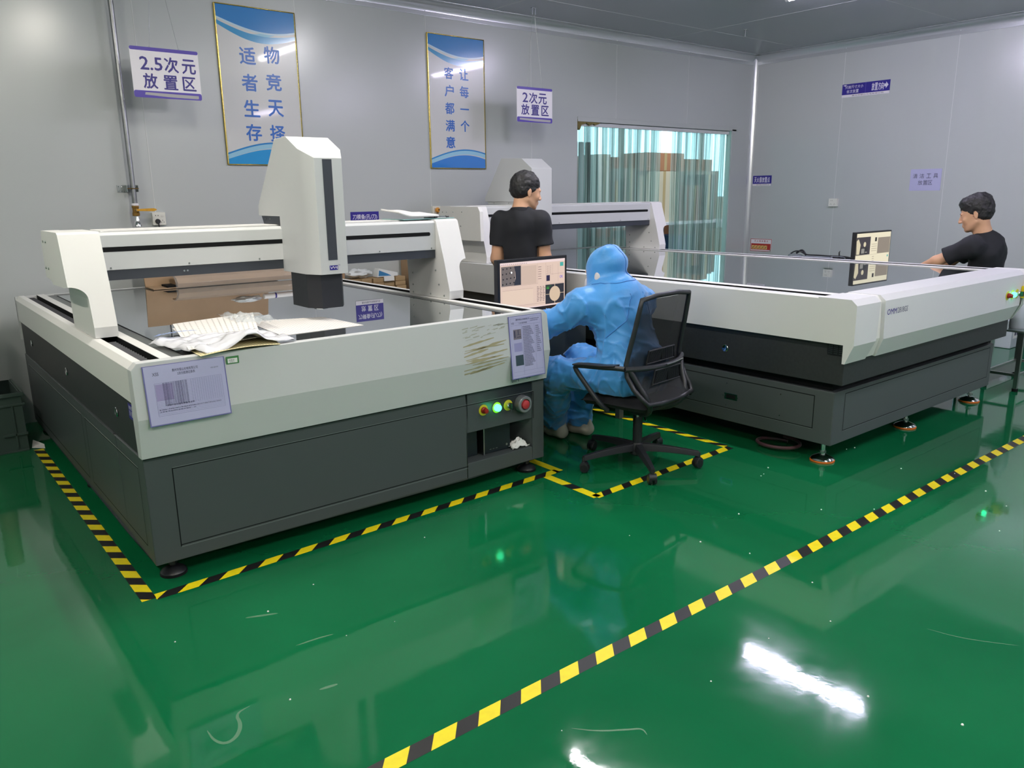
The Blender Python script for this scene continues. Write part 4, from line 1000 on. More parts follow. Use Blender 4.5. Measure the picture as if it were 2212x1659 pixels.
tape((1.92, -.46), (3.06, -.425), TW, .150, .035, 'striped tape on the front side of the chair square', .58)
tape((3.055, -.40), (3.06, .74), TW, .155, .06, 'striped tape on the right side of the chair square', .52)
tape((-1.2, -1.435), (7.9, -1.49), .054, .156, .045, 'long yellow and black tape line crossing the whole floor', .5)
tape((7.33, -.10), (6.6, .52), .05, .9, .02, 'yellow tape piece on the floor under the bottles', .95)
# grit and small paint flecks
random.seed(21)
b = B()
for i in range(46):
    x = -.6+4.2*random.random(); y = -2.6+2.3*random.random(); r = .0016+.0028*random.random()
    if 1.9 < x < 3.2 and y > -.6: continue
    b.lathe([(r, 0), (r*.7, r*.7), (.0003, r)], (x, y, 0), n=6)
tag(b.build('floor_grit', M_PAPERW, None, smooth=0), 'tiny white grit specks scattered over the green floor', 'grit', kind='stuff')

# thin pale scuffs rubbed into the epoxy
b = B()
for pts, w in (([(-.145, -.995), (-.145, -1.051), (-.125, -1.087), (-.09, -1.077), (-.061, -1.032), (-.058, -.976), (-.011, -.966)], .006),
               ([(.643, -1.643), (.691, -1.701), (.765, -1.753), (.796, -1.773), (.785, -1.8)], .0035),
               ([(1.92, -2.044), (1.949, -2.151), (2.042, -2.284)], .002), ([(.165, -.468), (.266, -.512)], .006), ([(.229, -.753), (.30, -.757), (.356, -.768)], .004), ([(.181, -1.026), (.237, -1.036)], .006)):
    P_ = [Vector((*p, .0007)) for p in pts]
    for _ in range(2):
        q = [P_[0]]
        for u, v in zip(P_[:-1], P_[1:]): q += [u*.75+v*.25, u*.25+v*.75]
        q.append(P_[-1]); P_ = q
    n_ = len(P_); vs = []
    for i in range(n_):
        d = (P_[min(i+1, n_-1)]-P_[max(i-1, 0)]).normalized(); k_ = Vector((-d.y, d.x, 0))*w*math.sin(math.pi*(i+.4)/(n_))
        vs += [P_[i]-k_, P_[i]+k_]
    b.add(vs, [(2*i, 2*i+2, 2*i+3, 2*i+1) for i in range(n_-1)])
tag(b.build('floor_scuffs', mat('scuff_pale', rgb(150, 190, 160), .35, alpha=.30), None, smooth=0), 'thin pale scuff marks rubbed into the green floor in the foreground', 'scuffs', kind='stuff')

# ================================================================== DESK WITH MONITOR
M_DESK = mat('desk_black', rgb(26, 28, 34), .45)
dk = thing('computer_desk', (2.52, .72, 0), 'dark grey metal computer desk between the two machines', 'desk')
bx('desk_top', M_DESK, dk, 2.02, 3.06, .40, .90, .700, .722, bevel=.004)
cb = B(); cb.box(2.03, 2.745, .46, .88, .36, .700)
cbo = cb.build('cabinet_body', M_DGREY, dk, bevel=.004)
groove(cbo, [(2.06, .44), (2.72, .44)], (1, 0, 0), (0, 0, 1), (0, .46, 0), .004)
bx('lower_panel', mat('desk_grey', rgb(86, 90, 90), .45), dk, 2.03, 2.745, .445, .46, .375, .445, bevel=.002)
for x, y in ((2.715, .49), (2.715, .86), (2.06, .49), (2.06, .86)):
    bx('leg', M_DGREY, dk, x-.025, x+.025, y-.025, y+.025, .13, .36, bevel=.002)
    lf = B().lathe([(.043, 0), (.045, .006), (.040, .020), (.016, .028), (.010, .032), (.010, .13)], (x, y, 0), n=24).build('levelling_foot', M_BLACK, dk)
    B().cyl((x, y, .055), (x, y, .075), .016, n=6).build('hex_nut', M_CHROME, lf, smooth=0)
for x in (3.03,):
    for y in (.43, .87): bx('leg', M_DGREY, dk, x-.02, x+.02, y-.02, y+.02, 0, .70, bevel=.002)
# monitor facing the seated person
def monitor(cx, cy, z0, w, h, yaw, stand_z, label, ui, bez=.018, chin=.030):
    t = thing('computer_monitor', (cx, cy, stand_z), label, 'monitor')
    Rt = Vector((math.cos(yaw), math.sin(yaw), 0)); N_ = Vector((math.sin(yaw), -math.cos(yaw), 0)); U = Vector((0, 0, 1))
    O = Vector((cx, cy, z0))-Rt*w/2
    def slab(a0, a1, b0, b1, c0, c1):
        m = B(); vs = [O+Rt*a+U*b_+N_*c for a in (a0, a1) for b_ in (b0, b1) for c in (c0, c1)]
        return m.add(vs, [(0, 1, 3, 2), (4, 6, 7, 5), (0, 4, 5, 1), (2, 3, 7, 6), (0, 2, 6, 4), (1, 5, 7, 3)])
    slab(0, w, 0, h, -.035, 0).build('monitor_case', M_BLACK, t, bevel=.004)
    slab(w*.3, w*.7, h*.1, h*.75, -.06, -.034).build('rear_housing', M_BLACK, t, bevel=.008)
    slab(w*.5-.035, w*.5+.035, stand_z-z0+.010, h*.35, -.075, -.055).build('stand_neck', M_BLACK, t, bevel=.004)
    slab(w*.5-.12, w*.5+.12, stand_z-z0, stand_z-z0+.012, -.16, -.002).build('stand_base', M_BLACK, t, bevel=.004)
    sw = w-2*bez; sh = h-bez-chin; So = O+Rt*bez+U*chin
    ui(t, Rt, U, So, sw, sh)
    return t, O, Rt, U, N_
def ui1(t, Rt, U, O, w, h):
    def Q(x0, x1, y0, y1): return (x0*w, x1*w, y0*h, y1*h)
    bg = rects([Q(0, 1, 0, 1)], Rt, U, O, scr('scr_pink', 236, 208, 192), t, 'screen')
    rects([Q(0, 1, .945, 1)], Rt, U, O, scr('scr_white', 250, 226, 224), bg, 'title_bar', .0008)
    rects([Q(.015, .22, .515, .92)], Rt, U, O, scr('scr_grey', 118, 108, 106), bg, 'camera_view', .0008)
    rects([[(.20*w, .515*h), (.305*w, .515*h), (.305*w, .92*h), (.205*w, .92*h), (.222*w, .80*h), (.225*w, .66*h)]], Rt, U, O, scr('scr_navy', 42, 44, 58), bg, 'dark_field', .0011)
    ds = []
    for i in range(4):
        for j in range(4): ds.append([(a*1.0, c) for a, c in disc(((.035+.055*i+.008*(j % 2))*w, (.555+.105*j+.008*i)*h), .0048, 10)])
    ds = ds[:14]
    rects(ds, Rt, U, O, scr('scr_black', 26, 24, 28), bg, 'hole_marks', .0013)
    rects([disc((.165*w, .79*h), .006, 8)], Rt, U, O, scr('scr_hot', 255, 255, 255, 1.0), bg, 'highlight_mark', .0013)
    rects([Q(.305, .545, .515, .905)], Rt, U, O, scr('scr_tan', 218, 192, 176), bg, 'blank_field', .0008)
    rects([Q(.03, .49, .10, .415)], Rt, U, O, scr('scr_cream', 240, 214, 194), bg, 'list_field', .0008)
    rects([Q(.685, .985, .035, .455)], Rt, U, O, scr('scr_dark', 40, 42, 54), bg, 'part_view', .0008)
    rects([[(a, c) for a, c in disc((.835*w, .245*h), .0455, 36)], Q(.831, .839, .40, .455), Q(.831, .839, .035, .10), Q(.69, .755, .240, .250), Q(.915, .985, .245, .255)], Rt, U, O, scr('scr_cream2', 226, 200, 172), bg, 'ring_shape', .0011)
    rects([Q(.70, .745, .385, .40), Q(.70, .745, .36, .378), Q(.70, .78, .42, .426)], Rt, U, O, scr('scr_green', 60, 170, 60), bg, 'green_text', .0011)
    rects([Q(.70, .755, .535, .66)], Rt, U, O, scr('scr_navy2', 36, 28, 70), bg, 'dark_icon', .0011)
    rects([Q(.92, .975, .835, .92)], Rt, U, O, scr('scr_teal', 70, 180, 170), bg, 'teal_button', .0011)
    ln = []
    for (a, c, d, e) in ((.69, .69, .47, .93), (.80, .80, .66, .90), (.89, .89, .50, .90), (.56, .56, .5, .93)): ln.append((a*w-.0004, a*w+.0004, d*h, e*h))
    for (a, c, y) in ((.69, .98, .68), (.69, .98, .47), (.015, .56, .505), (.03, .68, .075), (.03, .49, .42)): ln.append((a*w, c*w, y*h-.0004, y*h+.0004))
    for i in range(9): ln.append(((.70+.012*(i % 2))*w, .735*w, (.70+.02*i)*h, (.70+.02*i)*h+.0009)); ln.append((.745*w, .775*w, (.70+.02*i)*h, (.70+.02*i)*h+.0009))
    for i in range(14): ln.append(((.02+.028*i)*w, (.034+.028*i)*w, .955*h, .965*h)); ln.append(((.02+.022*i)*w, (.030+.022*i)*w, .932*h, .939*h))
    for i in range(10):
        for j in range(3): ln.append(((.55+.045*j)*w, (.575+.045*j+.006*(i % 3))*w, (.12+.034*i)*h, (.132+.034*i)*h))
    for i in range(6): ln.append(((.57)*w, (.62)*w, (.60+.05*i)*h, (.61+.05*i)*h))
    rects(ln, Rt, U, O, scr('scr_text', 120, 96, 104), bg, 'interface_text', .0013)
    text_mesh([('OK', .915*w, .575*h, .050*w, .060*h)], Rt, U, O, scr('scr_violet', 96, 70, 220), bg, 'ok_lettering', bold=.02, lift=.0015)
    rects([Q(0, 1, 0, .025)], Rt, U, O, scr('scr_white', 250, 226, 224), bg, 'task_bar', .0008)
mon1, mo, mrt, mup, mn = monitor(2.375, .530, .762, .556, .325, R(2), .722, 'black computer monitor with a measuring program on its screen, in front of the seated person', ui1)
B().lathe([(.003, -.0005), (.003, -.0015)], (2.375+.262, .53+.0, .790), n=10, ax='y').build('power_light', emis('led_white', (.9, 1, .6), 4), mon1)
kb = thing('keyboard', (2.48, .50, .722), 'black computer keyboard in front of the monitor between the machines', 'keyboard')
bx('keyboard_case', M_BLACK, kb, 2.30, 2.72, .405, .525, .722, .737, bevel=.004)
b = B()
for j in range(5):
    for i in range(18):
        x = 2.312+.0222*i; y = .415+.0205*j; b.box(x, x+.018, y, y+.016, .737, .742)
b.build('keys', mat('key_black', rgb(44, 44, 52), .35), kb, bevel=.001)
tag(B().tube([(2.62, .535, .727), (2.64, .60, .735), (2.70, .62, .727), (2.74, .68, .727), (2.66, .78, .727)], .003, smooth=2).build('keyboard_cable', M_BLACK), 'black cable lying behind the keyboard on the desk', 'cable')
ms = thing('computer_mouse', (2.82, .48, .722), 'black computer mouse right of the keyboard', 'mouse')
B().lathe([(.03, 0), (.032, .008), (.026, .024), (.012, .033), (.001, .035)], (2.82, .48, .722), n=20).build('mouse_shell', M_BLACK, ms)

# ================================================================== OFFICE CHAIR
def mesh_mat():
    m = bpy.data.materials.new('chair_mesh'); m.use_nodes = True; nt = m.node_tree; N = nt.nodes; L = nt.links
    b = N['Principled BSDF']; b.inputs['Base Color'].default_value = rgb(22, 24, 28); b.inputs['Roughness'].default_value = .8
    b.inputs['Alpha'].default_value = .86
    return m
M_MESH = mesh_mat()
M_CHAIR = mat('chair_plastic', rgb(34, 36, 42), .42)
M_FAB = mat('chair_fabric', rgb(20, 21, 27), .9, bump=.3, bscale=800)
CHX, CHY = 2.44, -.26
chair = thing('office_chair', (CHX, CHY, 0), 'black mesh office chair under the person in blue', 'office chair')
TH = R(7)
CM = Matrix.Translation((CHX, CHY, 0)) @ Matrix.Rotation(TH, 4, 'Z')   # local: +y forward
def cb_(b): return b.xf(CM)
# star base
hub = cb_(B().lathe([(.034, .055), (.040, .062), (.040, .105), (.030, .125), (.026, .125)], (0, 0, 0), n=28)).build('hub', M_CHAIR, chair)
for k in range(5):
    a = R(20+72*k)-TH+R(0); dx, dy = math.cos(a), math.sin(a); rr = .332
    pts = []; n = 8
    b = B(); vs = []
    for i in range(n+1):
        s = i/n; r = .03+(rr-.03)*s; zc = .100-.022*s*s; hw = .024-.010*s; hh = .020-.006*s
        for q in ((-hw, -hh), (hw, -hh), (hw*.7, hh), (-hw*.7, hh)): vs.append((dx*r-dy*q[0], dy*r+dx*q[0], zc+q[1]))
    fs = [(i*4+j, i*4+(j+1) % 4, (i+1)*4+(j+1) % 4, (i+1)*4+j) for i in range(n) for j in range(4)]+[(3, 2, 1, 0), (n*4, n*4+1, n*4+2, n*4+3)]
    b.add(vs, fs); cb_(b).build('base_arm', M_CHAIR, chair, bevel=.003)
    cx, cy = dx*rr, dy*rr; yaw = a+R(60+40*k)
    wx, wy = math.cos(yaw), math.sin(yaw)
    cs = cb_(B().cyl((cx, cy, .045), (cx, cy, .085), .008)).build('caster', M_CHAIR, chair)
    for s in (-1, 1):
        cc = Vector((cx-wy*.012*s+wx*.008, cy+wx*.012*s+wy*.008, .026))
        ax = Vector((-wy, wx, 0))*s
        w_ = B().cyl(cc-ax*.006, cc+ax*.010, .026, .023, n=24); cb_(w_).build('wheel', M_BLACK, cs, bevel=.003)
    hd_ = B().cyl(Vector((cx+wx*.004, cy+wy*.004, .038))-Vector((-wy, wx, 0))*.02, Vector((cx+wx*.004, cy+wy*.004, .038))+Vector((-wy, wx, 0))*.02, .022, n=16)
    cb_(hd_).build('caster_hood', M_CHAIR, cs, bevel=.003)
cb_(B().cyl((0, 0, .12), (0, 0, .27), .026)).build('gas_lift_cover', M_CHAIR, chair)
cb_(B().cyl((0, 0, .27), (0, 0, .345), .014)).build('gas_lift_rod', M_CHROME, chair)
mech = cb_(B().box(-.07, .07, -.10, .10, .318, .352)).build('tilt_mechanism', M_BLACK, chair, bevel=.006)
cb_(B().tube([(.0, -.0, .33), (-.0, -.03, .295), (-.01, -.06, .26)], .005)).build('tilt_lever', M_CHROME, mech)
# seat cushion
def cushion(x0, x1, y0, y1, z0, z1, name, m, parent, puff=.02, n=14, rnd=.09):
    def rnd_(u): return u
    vs = []; fs = []
    for side in (1, -1):
        for j in range(n+1):
            for i in range(n+1):
                u = -1+2*i/n; v = -1+2*j/n
                # squircle mapping
                uu = u*math.sqrt(1-.5*v*v*.35); vv = v*math.sqrt(1-.5*u*u*.35)
                e = max(0, 1-max(abs(u), abs(v))**6)
                z = (z0+z1)/2+side*((z1-z0)/2)*(e**.35)+(puff*(1-u*u)*(1-v*v) if side > 0 else 0)
                if v > 0: z -= .018*v*v*v      # waterfall front
                vs.append(((x0+x1)/2+uu*(x1-x0)/2, (y0+y1)/2+vv*(y1-y0)/2, z))
    N1 = (n+1)**2
    for j in range(n):
        for i in range(n):
            a = j*(n+1)+i; fs.append((a, a+1, a+n+2, a+n+1)); fs.append((N1+a, N1+a+n+1, N1+a+n+2, N1+a+1))
    for i in range(n):
        for (a, b_) in ((i, i+1), ((n+1)*n+i+1, (n+1)*n+i), ((i+1)*(n+1), i*(n+1)), (i*(n+1)+n, (i+1)*(n+1)+n)):
            fs.append((a, b_, N1+b_, N1+a))
    return cb_(B().add(vs, fs)).build(name, m, parent, smooth=80)
cushion(-.245, .245, -.215, .245, .352, .418, 'seat', M_FAB, chair, .012)
# back frame: S-curved, widths
prof = [(.945, -.225), (.90, -.218), (.80, -.198), (.70, -.176), (.62, -.160), (.56, -.170), (.50, -.205), (.455, -.245), (.425, -.270)]
CM = Matrix.Translation((CHX-.055, CHY+.03, 0)) @ Matrix.Rotation(TH, 4, 'Z')
wid = [.212, .217, .225, .234, .242, .244, .236, .220, .202]
def side(s): return [(s*w, y, z) for (z, y), w in zip(prof, wid)]
Ls = side(-1); Rs = side(1)
loop = Ls+[( -.10, -.278, .415), (.10, -.278, .415)]+list(reversed(Rs))+[(.10, -.230, .957), (-.10, -.230, .957)]
cb_(B().tube(loop, .0125, n=10, closed=True)).build('back_frame', M_CHAIR, chair, smooth=80)
# mesh panel
vs = []; fs = []; nx = 12
zz = prof
for (z, y), w in zip(zz, wid):
    for i in range(nx+1):
        u = -1+2*i/nx; vs.append((u*w, y-.030*(1-u*u)+.012, z))
for j in range(len(zz)-1):
    for i in range(nx): fs.append((j*(nx+1)+i, j*(nx+1)+i+1, (j+1)*(nx+1)+i+1, (j+1)*(nx+1)+i))
cb_(B().add(vs, fs)).build('back_mesh', M_MESH, chair, smooth=80)
# lumbar support plates with ribs
for z0_, z1_ in ((.615, .672), (.515, .578)):
    b = B()
    for i in range(24):
        x = -.105+.21*i/23
        if abs(i-11.5) < 1: continue
        lean = .012*(1 if x < 0 else -1)
        yb = -.175 if z0_ > .6 else -.215
        b.add([(x-.0022, yb-.030, z0_), (x+.0022, yb-.030, z0_), (x+.0022+lean, yb-.036, z1_), (x-.0022+lean, yb-.036, z1_),
               (x-.0022, yb-.020, z0_), (x+.0022, yb-.020, z0_), (x+.0022+lean, yb-.026, z1_), (x-.0022+lean, yb-.026, z1_)],
              [(0, 1, 2, 3), (7, 6, 5, 4), (0, 4, 5, 1), (2, 6, 7, 3), (0, 3, 7, 4), (1, 5, 6, 2)])
    lp = cb_(b).build('lumbar_ribs', M_CHAIR, chair, smooth=0)
    yb = -.175 if z0_ > .6 else -.215
    cb_(B().tube([(-.125, yb-.026, z0_-.004), (.125, yb-.026, z0_-.004), (.115, yb-.032, z1_+.004), (-.115, yb-.032, z1_+.004)], .005, closed=True)).build('lumbar_rim', M_CHAIR, lp)
# rear cross bar with bright edge, carrying both arms
cb_(B().tube([(-.258, -.165, .600), (-.18, -.212, .598), (-.09, -.238, .597), (0, -.246, .596), (.09, -.238, .597), (.18, -.212, .598), (.258, -.165, .600)], .014, n=10, smooth=1)).build('rear_cross_bar', M_CHAIR, chair)
cb_(B().tube([(-.03, -.261, .602), (.06, -.257, .603), (.15, -.241, .604)], .0045, n=6, smooth=1)).build('bright_edge', M_STEEL, chair)
for s in (-1, 1):
    P_ = [(s*.258, -.165, .602), (s*.272, -.12, .604), (s*.280, -.05, .598), (s*.285, .06, .592), (s*.285, .125, .586), (s*.282, .135, .572), (s*.270, .10, .52), (s*.250, .03, .43), (s*.235, -.005, .385), (s*.20, -.02, .352)]
    b = B(); b.tube(P_, [.013]*24, n=10, smooth=1); ar = cb_(b).build('armrest', M_CHAIR, chair, smooth=80)
    vs = []; pts = [(s*.262, -.12, .610), (s*.278, -.05, .604), (s*.285, .06, .598), (s*.286, .13, .590)]
    bb = B()
    for (p, q) in zip(pts[:-1], pts[1:]):
        pass
    pp = [(p[0]-.026, p[1], p[2]) for p in pts]+[(p[0]+.026, p[1], p[2]) for p in reversed(pts)]
    n_ = len(pp); top = [(x, y, z+.008) for x, y, z in pp]
    bb.add(pp+top, [(0, 1, 6, 7), (1, 2, 5, 6), (2, 3, 4, 5), (8, 9, 14, 15), (9, 10, 13, 14), (10, 11, 12, 13)]+[(i, (i+1) % n_, n_+(i+1) % n_, n_+i) for i in range(n_)])
    cb_(bb).build('arm_pad', M_CHAIR, ar, bevel=.003)
    # J bracket from back to mechanism
    J = [(s*.236, -.172, .60), (s*.20, -.205, .52), (s*.18, -.245, .45), (s*.145, -.250, .385), (s*.10, -.19, .338), (s*.06, -.08, .330)]
    cb_(B().tube(J, .0155, n=10, smooth=2)).build('back_bracket', M_CHAIR, chair, smooth=80)

# ================================================================== THINGS ON THE LEFT MACHINE
GZ = .8668
def sheet(name, corners, z, label, m, mh, holes, bend=None, cat='sheet', th=.0012, nx=26, ny=20, hole_r=.0035):
    c0, c1, c2, c3 = [Vector((*c, 0)) for c in corners]
    def P(u, v):
        p = c0*(1-u)*(1-v)+c1*u*(1-v)+c2*u*v+c3*(1-u)*v; p.z = z+(bend(u, v) if bend else 0); return p
    t = thing(name, P(.5, .5), label, cat)
    vs = [P(i/nx, j/ny) for j in range(ny+1) for i in range(nx+1)]+[P(i/nx, j/ny)+Vector((0, 0, th)) for j in range(ny+1) for i in range(nx+1)]
    N1 = (nx+1)*(ny+1); fs = []
    for j in range(ny):
        for i in range(nx):
            a = j*(nx+1)+i; fs.append((a, a+nx+1, a+nx+2, a+1)); fs.append((N1+a, N1+a+1, N1+a+nx+2, N1+a+nx+1))
    for i in range(nx):
        fs.append((i, i+1, N1+i+1, N1+i)); a = ny*(nx+1)+i; fs.append((a, N1+a, N1+a+1, a+1))
    for j in range(ny):
        a = j*(nx+1); fs.append((a, N1+a, N1+a+nx+1, a+nx+1)); a = j*(nx+1)+nx; fs.append((a, a+nx+1, N1+a+nx+1, N1+a))
    B().add(vs, fs).build('sheet_body', m, t, smooth=50)
    if holes:
        b = B(); hx, hy = holes
        for j in range(hy):
            for i in range(hx):
                u = (i+.7)/(hx+.4); v = (j+.7)/(hy+.4); c = P(u, v); e = .01
                du = (P(min(u+e, 1), v)-P(max(u-e, 0), v)).normalized(); dv = (P(u, min(v+e, 1))-P(u, max(v-e, 0))).normalized()
                nn = du.cross(dv).normalized(); c = c+nn*(th+.0006)
                k0 = len(b.v); b.v += [tuple(c+du*hole_r*math.cos(a)+dv*hole_r*math.sin(a)) for a in (0, 1.05, 2.1, 3.14, 4.19, 5.24)]; b.f.append(tuple(range(k0, k0+6)))
        b.build('hole_grid', mh, t, smooth=0)
    return t
M_PERF = mat('perforated_white', rgb(240, 236, 234), .45)
M_HOLE = mat('hole_grey', rgb(196, 190, 190), .6)
M_HOLED = mat('hole_dark', rgb(110, 104, 84), .6)
M_CREAM = mat('cream_sheet', rgb(226, 214, 168), .5)
sheet('perforated_sheet', [(.669, .216), (1.071, .228), (1.045, .600), (.700, .720)], GZ, 'white perforated sheet lying flat on the glass under the measuring head', M_PERF, M_HOLE, (22, 18), hole_r=.004)
sheet('perforated_sheet', [(.250, -.005), (.560, .10), (.700, .80), (.330, .62)], GZ+.001, 'white perforated sheet on the glass, its dotted edge sticking out behind the folder', M_PERF, M_HOLED, (13, 26), bend=lambda u, v: .012+.008*v)
sheet('perforated_sheet', [(.215, .02), (.52, .08), (.76, .78), (.36, .72)], GZ+.014, 'white perforated sheet, topmost behind the plastic wrapping', M_PERF, M_HOLED, (14, 26), bend=lambda u, v: .012+.006*u)
sheet('cream_sheet', [(.235, -.050), (.560, -.02), (.600, .20), (.235, .17)], GZ+.004, 'cream perforated sheet peeking out beneath the white wrapping at the front edge', M_CREAM, M_HOLED, (26, 14), bend=lambda u, v: .005+.006*v+.010*math.sin(u*3.1)*(1-v), hole_r=.003)
# plastic wrapped packet on top
def packet():
    t = thing('wrapped_packet', (.38, .2, GZ), 'crinkled packet of sheets in thin white plastic wrapping on the left machine', 'packet')
    c = [Vector((.155, .335, 0)), (Vector((.262, -.030, 0))), Vector((.640, .012, 0)), Vector((.600, .30, 0))]
    n = 44; vs = []; fs = []
    for j in range(n+1):
        for i in range(n+1):
            u = i/n; v = j/n
            p = c[1]*(1-u)*(1-v)+c[2]*u*(1-v)+c[3]*u*v+c[0]*(1-u)*v
            wig = mnoise.noise(Vector((u*3, v*3, 1.3)))
            h = GZ+.026+.026*math.sin(math.pi*min(1, u*1.15))*(.35+.65*(1-v)*math.exp(-((u-.55)/.22)**2))+.016*mnoise.noise(Vector((u*3.5+v*2, v*6-u*3, 4)))+.007*mnoise.noise(Vector((u*13, v*9, 8)))
            h += .030*math.exp(-((u-.52)/.16)**2)*math.exp(-(v/.35)**2)
            edge = min(u, 1-u, v, 1-v)
            if edge < .05: h = h-(.05-edge)*.25
            if j == 0: p = p+Vector((0, -.004*math.sin(u*9), 0))
            vs.append((p.x+.008*wig, p.y+.006*wig, max(h, GZ+.012)))
    for j in range(n):
        for i in range(n): fs.append((j*(n+1)+i, j*(n+1)+i+1, (j+1)*(n+1)+i+1, (j+1)*(n+1)+i))
    o = B().add(vs, fs).build('plastic_wrapping', mat('white_film', rgb(222, 222, 230), .22, coat=.5, bump=.5, bscale=18), t, smooth=60)
    sm = o.modifiers.new('s', 'SOLIDIFY'); sm.thickness = .0015; sm.offset = 1
    # blue printed edge
    random.seed(6); L = []
    for i in range(26):
        s = i/26; a = c[0]*(1-s)+(c[0]*.25+c[3]*.75)*s*.5+c[0]*.5*s
        v = 1-.02-.05*random.random(); u = .02+.36*s
        p = c[1]*(1-u)*(1-v)+c[2]*u*(1-v)+c[3]*u*v+c[0]*(1-u)*v
        z = GZ+.046+.010*math.sin(u*6)
        L.append([(p.x, p.y, z), (p.x+.014, p.y-.004, z), (p.x+.012, p.y-.012, z), (p.x-.002, p.y-.010, z)])
    b = B()
    for q in L: b.add(q, [(0, 1, 2, 3)])
    b.build('blue_print', mat('film_blue', rgb(150, 172, 222), .4), t, smooth=0)
    return t
packet()
b = B(); vs = []; n = 12
for j in range(n+1):
    for i in range(n+1):
        u = i/n; v = j/n
        vs.append((.585+.16*u+.02*v, .52+.33*v-.12*u, GZ+.030+.035*abs(mnoise.noise(Vector((u*4, v*4, 2))))+.014*mnoise.noise(Vector((u*11, v*11, 5)))))
b.add(vs, [(j*(n+1)+i, j*(n+1)+i+1, (j+1)*(n+1)+i+1, (j+1)*(n+1)+i) for j in range(n) for i in range(n)])
o = b.build('clear_plastic_bag', mat('clear_film', rgb(225, 232, 238), .08, alpha=.42, coat=.5), None, smooth=60)
tag(o, 'clear crinkled plastic bag end behind the packet on the left machine', 'plastic bag')

# clipboard on top of the gantry
cl = thing('clipboard', (1.80, .92, 1.319), 'clear green clipboard with white papers on top of the gantry beam of the left machine', 'clipboard')
b = B(); b.prism([(1.665, .80), (2.045, .86), (2.02, 1.06), (1.665, 1.05)], 'z', 1.3195, 1.3235); b.build('board', mat('aqua_clear', rgb(150, 205, 200), .12, coat=.5), cl, bevel=.001)
b = B(); vs = []; n = 12
for j in range(n+1):
    for i in range(n+1):
        u = i/n; v = j/n
        curl = .024*max(0, 1-u*3.2)**1.5
        vs.append((1.635+.27*u+.015*v+(.0 if v < .5 else .0), .805+.225*v+.01*u, 1.3245+.010+curl+.016*math.sin(min(1, u*1.3)*3.1)*v+.012*v))
b.add(vs, [(j*(n+1)+i, j*(n+1)+i+1, (j+1)*(n+1)+i+1, (j+1)*(n+1)+i) for j in range(n) for i in range(n)])
o = b.build('papers', M_PAPERW, cl, smooth=60); sm = o.modifiers.new('s', 'SOLIDIFY'); sm.thickness = .010; sm.offset = -1
bx('metal_clip', M_CHROME, cl, 1.90, 1.99, .84, .97, 1.324, 1.334, bevel=.004)
for x in (1.893, 1.972): B().cyl((x, .842, 1.331), (x+.02, .842, 1.331), .005, n=12).build('clip_spring', M_BLACK, cl)

# ================================================================== BEHIND THE LEFT MACHINE
# wrapped cardboard, folded, standing on the back of the table
wc = thing('wrapped_cardboard', (1.3, 2.65, GZ), 'folded cardboard in shiny clear wrapping lying at the back of the left machine', 'cardboard')
zz0 = GZ
b = B()
P_ = [(2.925, 1.165), (2.935, 1.165), (2.66, .879), (2.44, .876), (2.44, .872), (2.65, .872)]
b.prism([(2.66, .8685), (2.46, .8685), (2.46, .876), (2.645, .877), (2.70, 1.140), (2.708, 1.140)], 'x', .745, 1.60)
b.build('cardboard_flap', M_CARD, wc, bevel=.001)
b = B(); b.prism([(2.455, .870), (2.45, .90), (2.475, .932), (2.53, .952), (2.60, .958), (2.62, .948), (2.55, .94), (2.49, .915), (2.47, .895), (2.475, .872)], 'x', .90, 1.83)
b.build('cardboard_roll', M_CARD, wc, bevel=.003)
b = B(); b.prism([(2.448, .868), (2.444, .902), (2.468, .936), (2.53, .958), (2.605, .963), (2.60, .96), (2.53, .9545), (2.47, .9325), (2.4475, .9015), (2.451, .868)], 'x', .885, 1.84)
film = mat('clear_wrap', rgb(235, 235, 235), .10, alpha=.10, coat=.6, bump=1.0, bscale=30)
b.build('clear_wrapping', film, wc, smooth=60)
bx('dark_end', M_BLACKM, wc, .835, .899, 2.47, 2.60, .8685, .890, bevel=.002)
# white and blue bag lying on it
def blob(name, cx, cy, cz, sx, sy, sz, m, label, cat, seed=1, amp=.3):
    b = B(); n1, n2 = 16, 24; vs = []
    for j in range(n1+1):
        for i in range(n2):
            th = math.pi*j/n1; ph = 2*math.pi*i/n2
            d = Vector((math.sin(th)*math.cos(ph), math.sin(th)*math.sin(ph), math.cos(th)))
            r = 1+amp*mnoise.noise(d*2.2+Vector((seed, 0, 0)))+amp*.4*mnoise.noise(d*6+Vector((0, seed, 0)))
            vs.append((cx+d.x*sx*r, cy+d.y*sy*r, max(cz+d.z*sz*r, cz-sz)))
    fs = [(j*n2+i, j*n2+(i+1) % n2, (j+1)*n2+(i+1) % n2, (j+1)*n2+i) for j in range(n1) for i in range(n2)]
    return tag(b.add(vs, fs).build(name, m, None, smooth=60), label, cat)
M_BAG = mat('white_bag', rgb(222, 226, 230), .3, coat=.3)
blob('plastic_bag', 1.40, 2.57, .992, .10, .045, .022, M_BAG, 'pale blue plastic bag lying on the wrapped cardboard', 'plastic bag', 3, .5)
o = tag(B().cyl((1.53, 2.58, .986), (1.80, 2.60, .986), .019, n=20).build('white_tube', M_PAPERW), 'white rolled tube lying on the right end of the wrapped cardboard', 'tube')
tag(B().lathe([(.0205, -.006), (.0205, .006)], (1.62, 2.587, .986), ax='x', n=20).build('blue_band', M_BLUE, None), 'dark blue band around the white rolled tube', 'band')
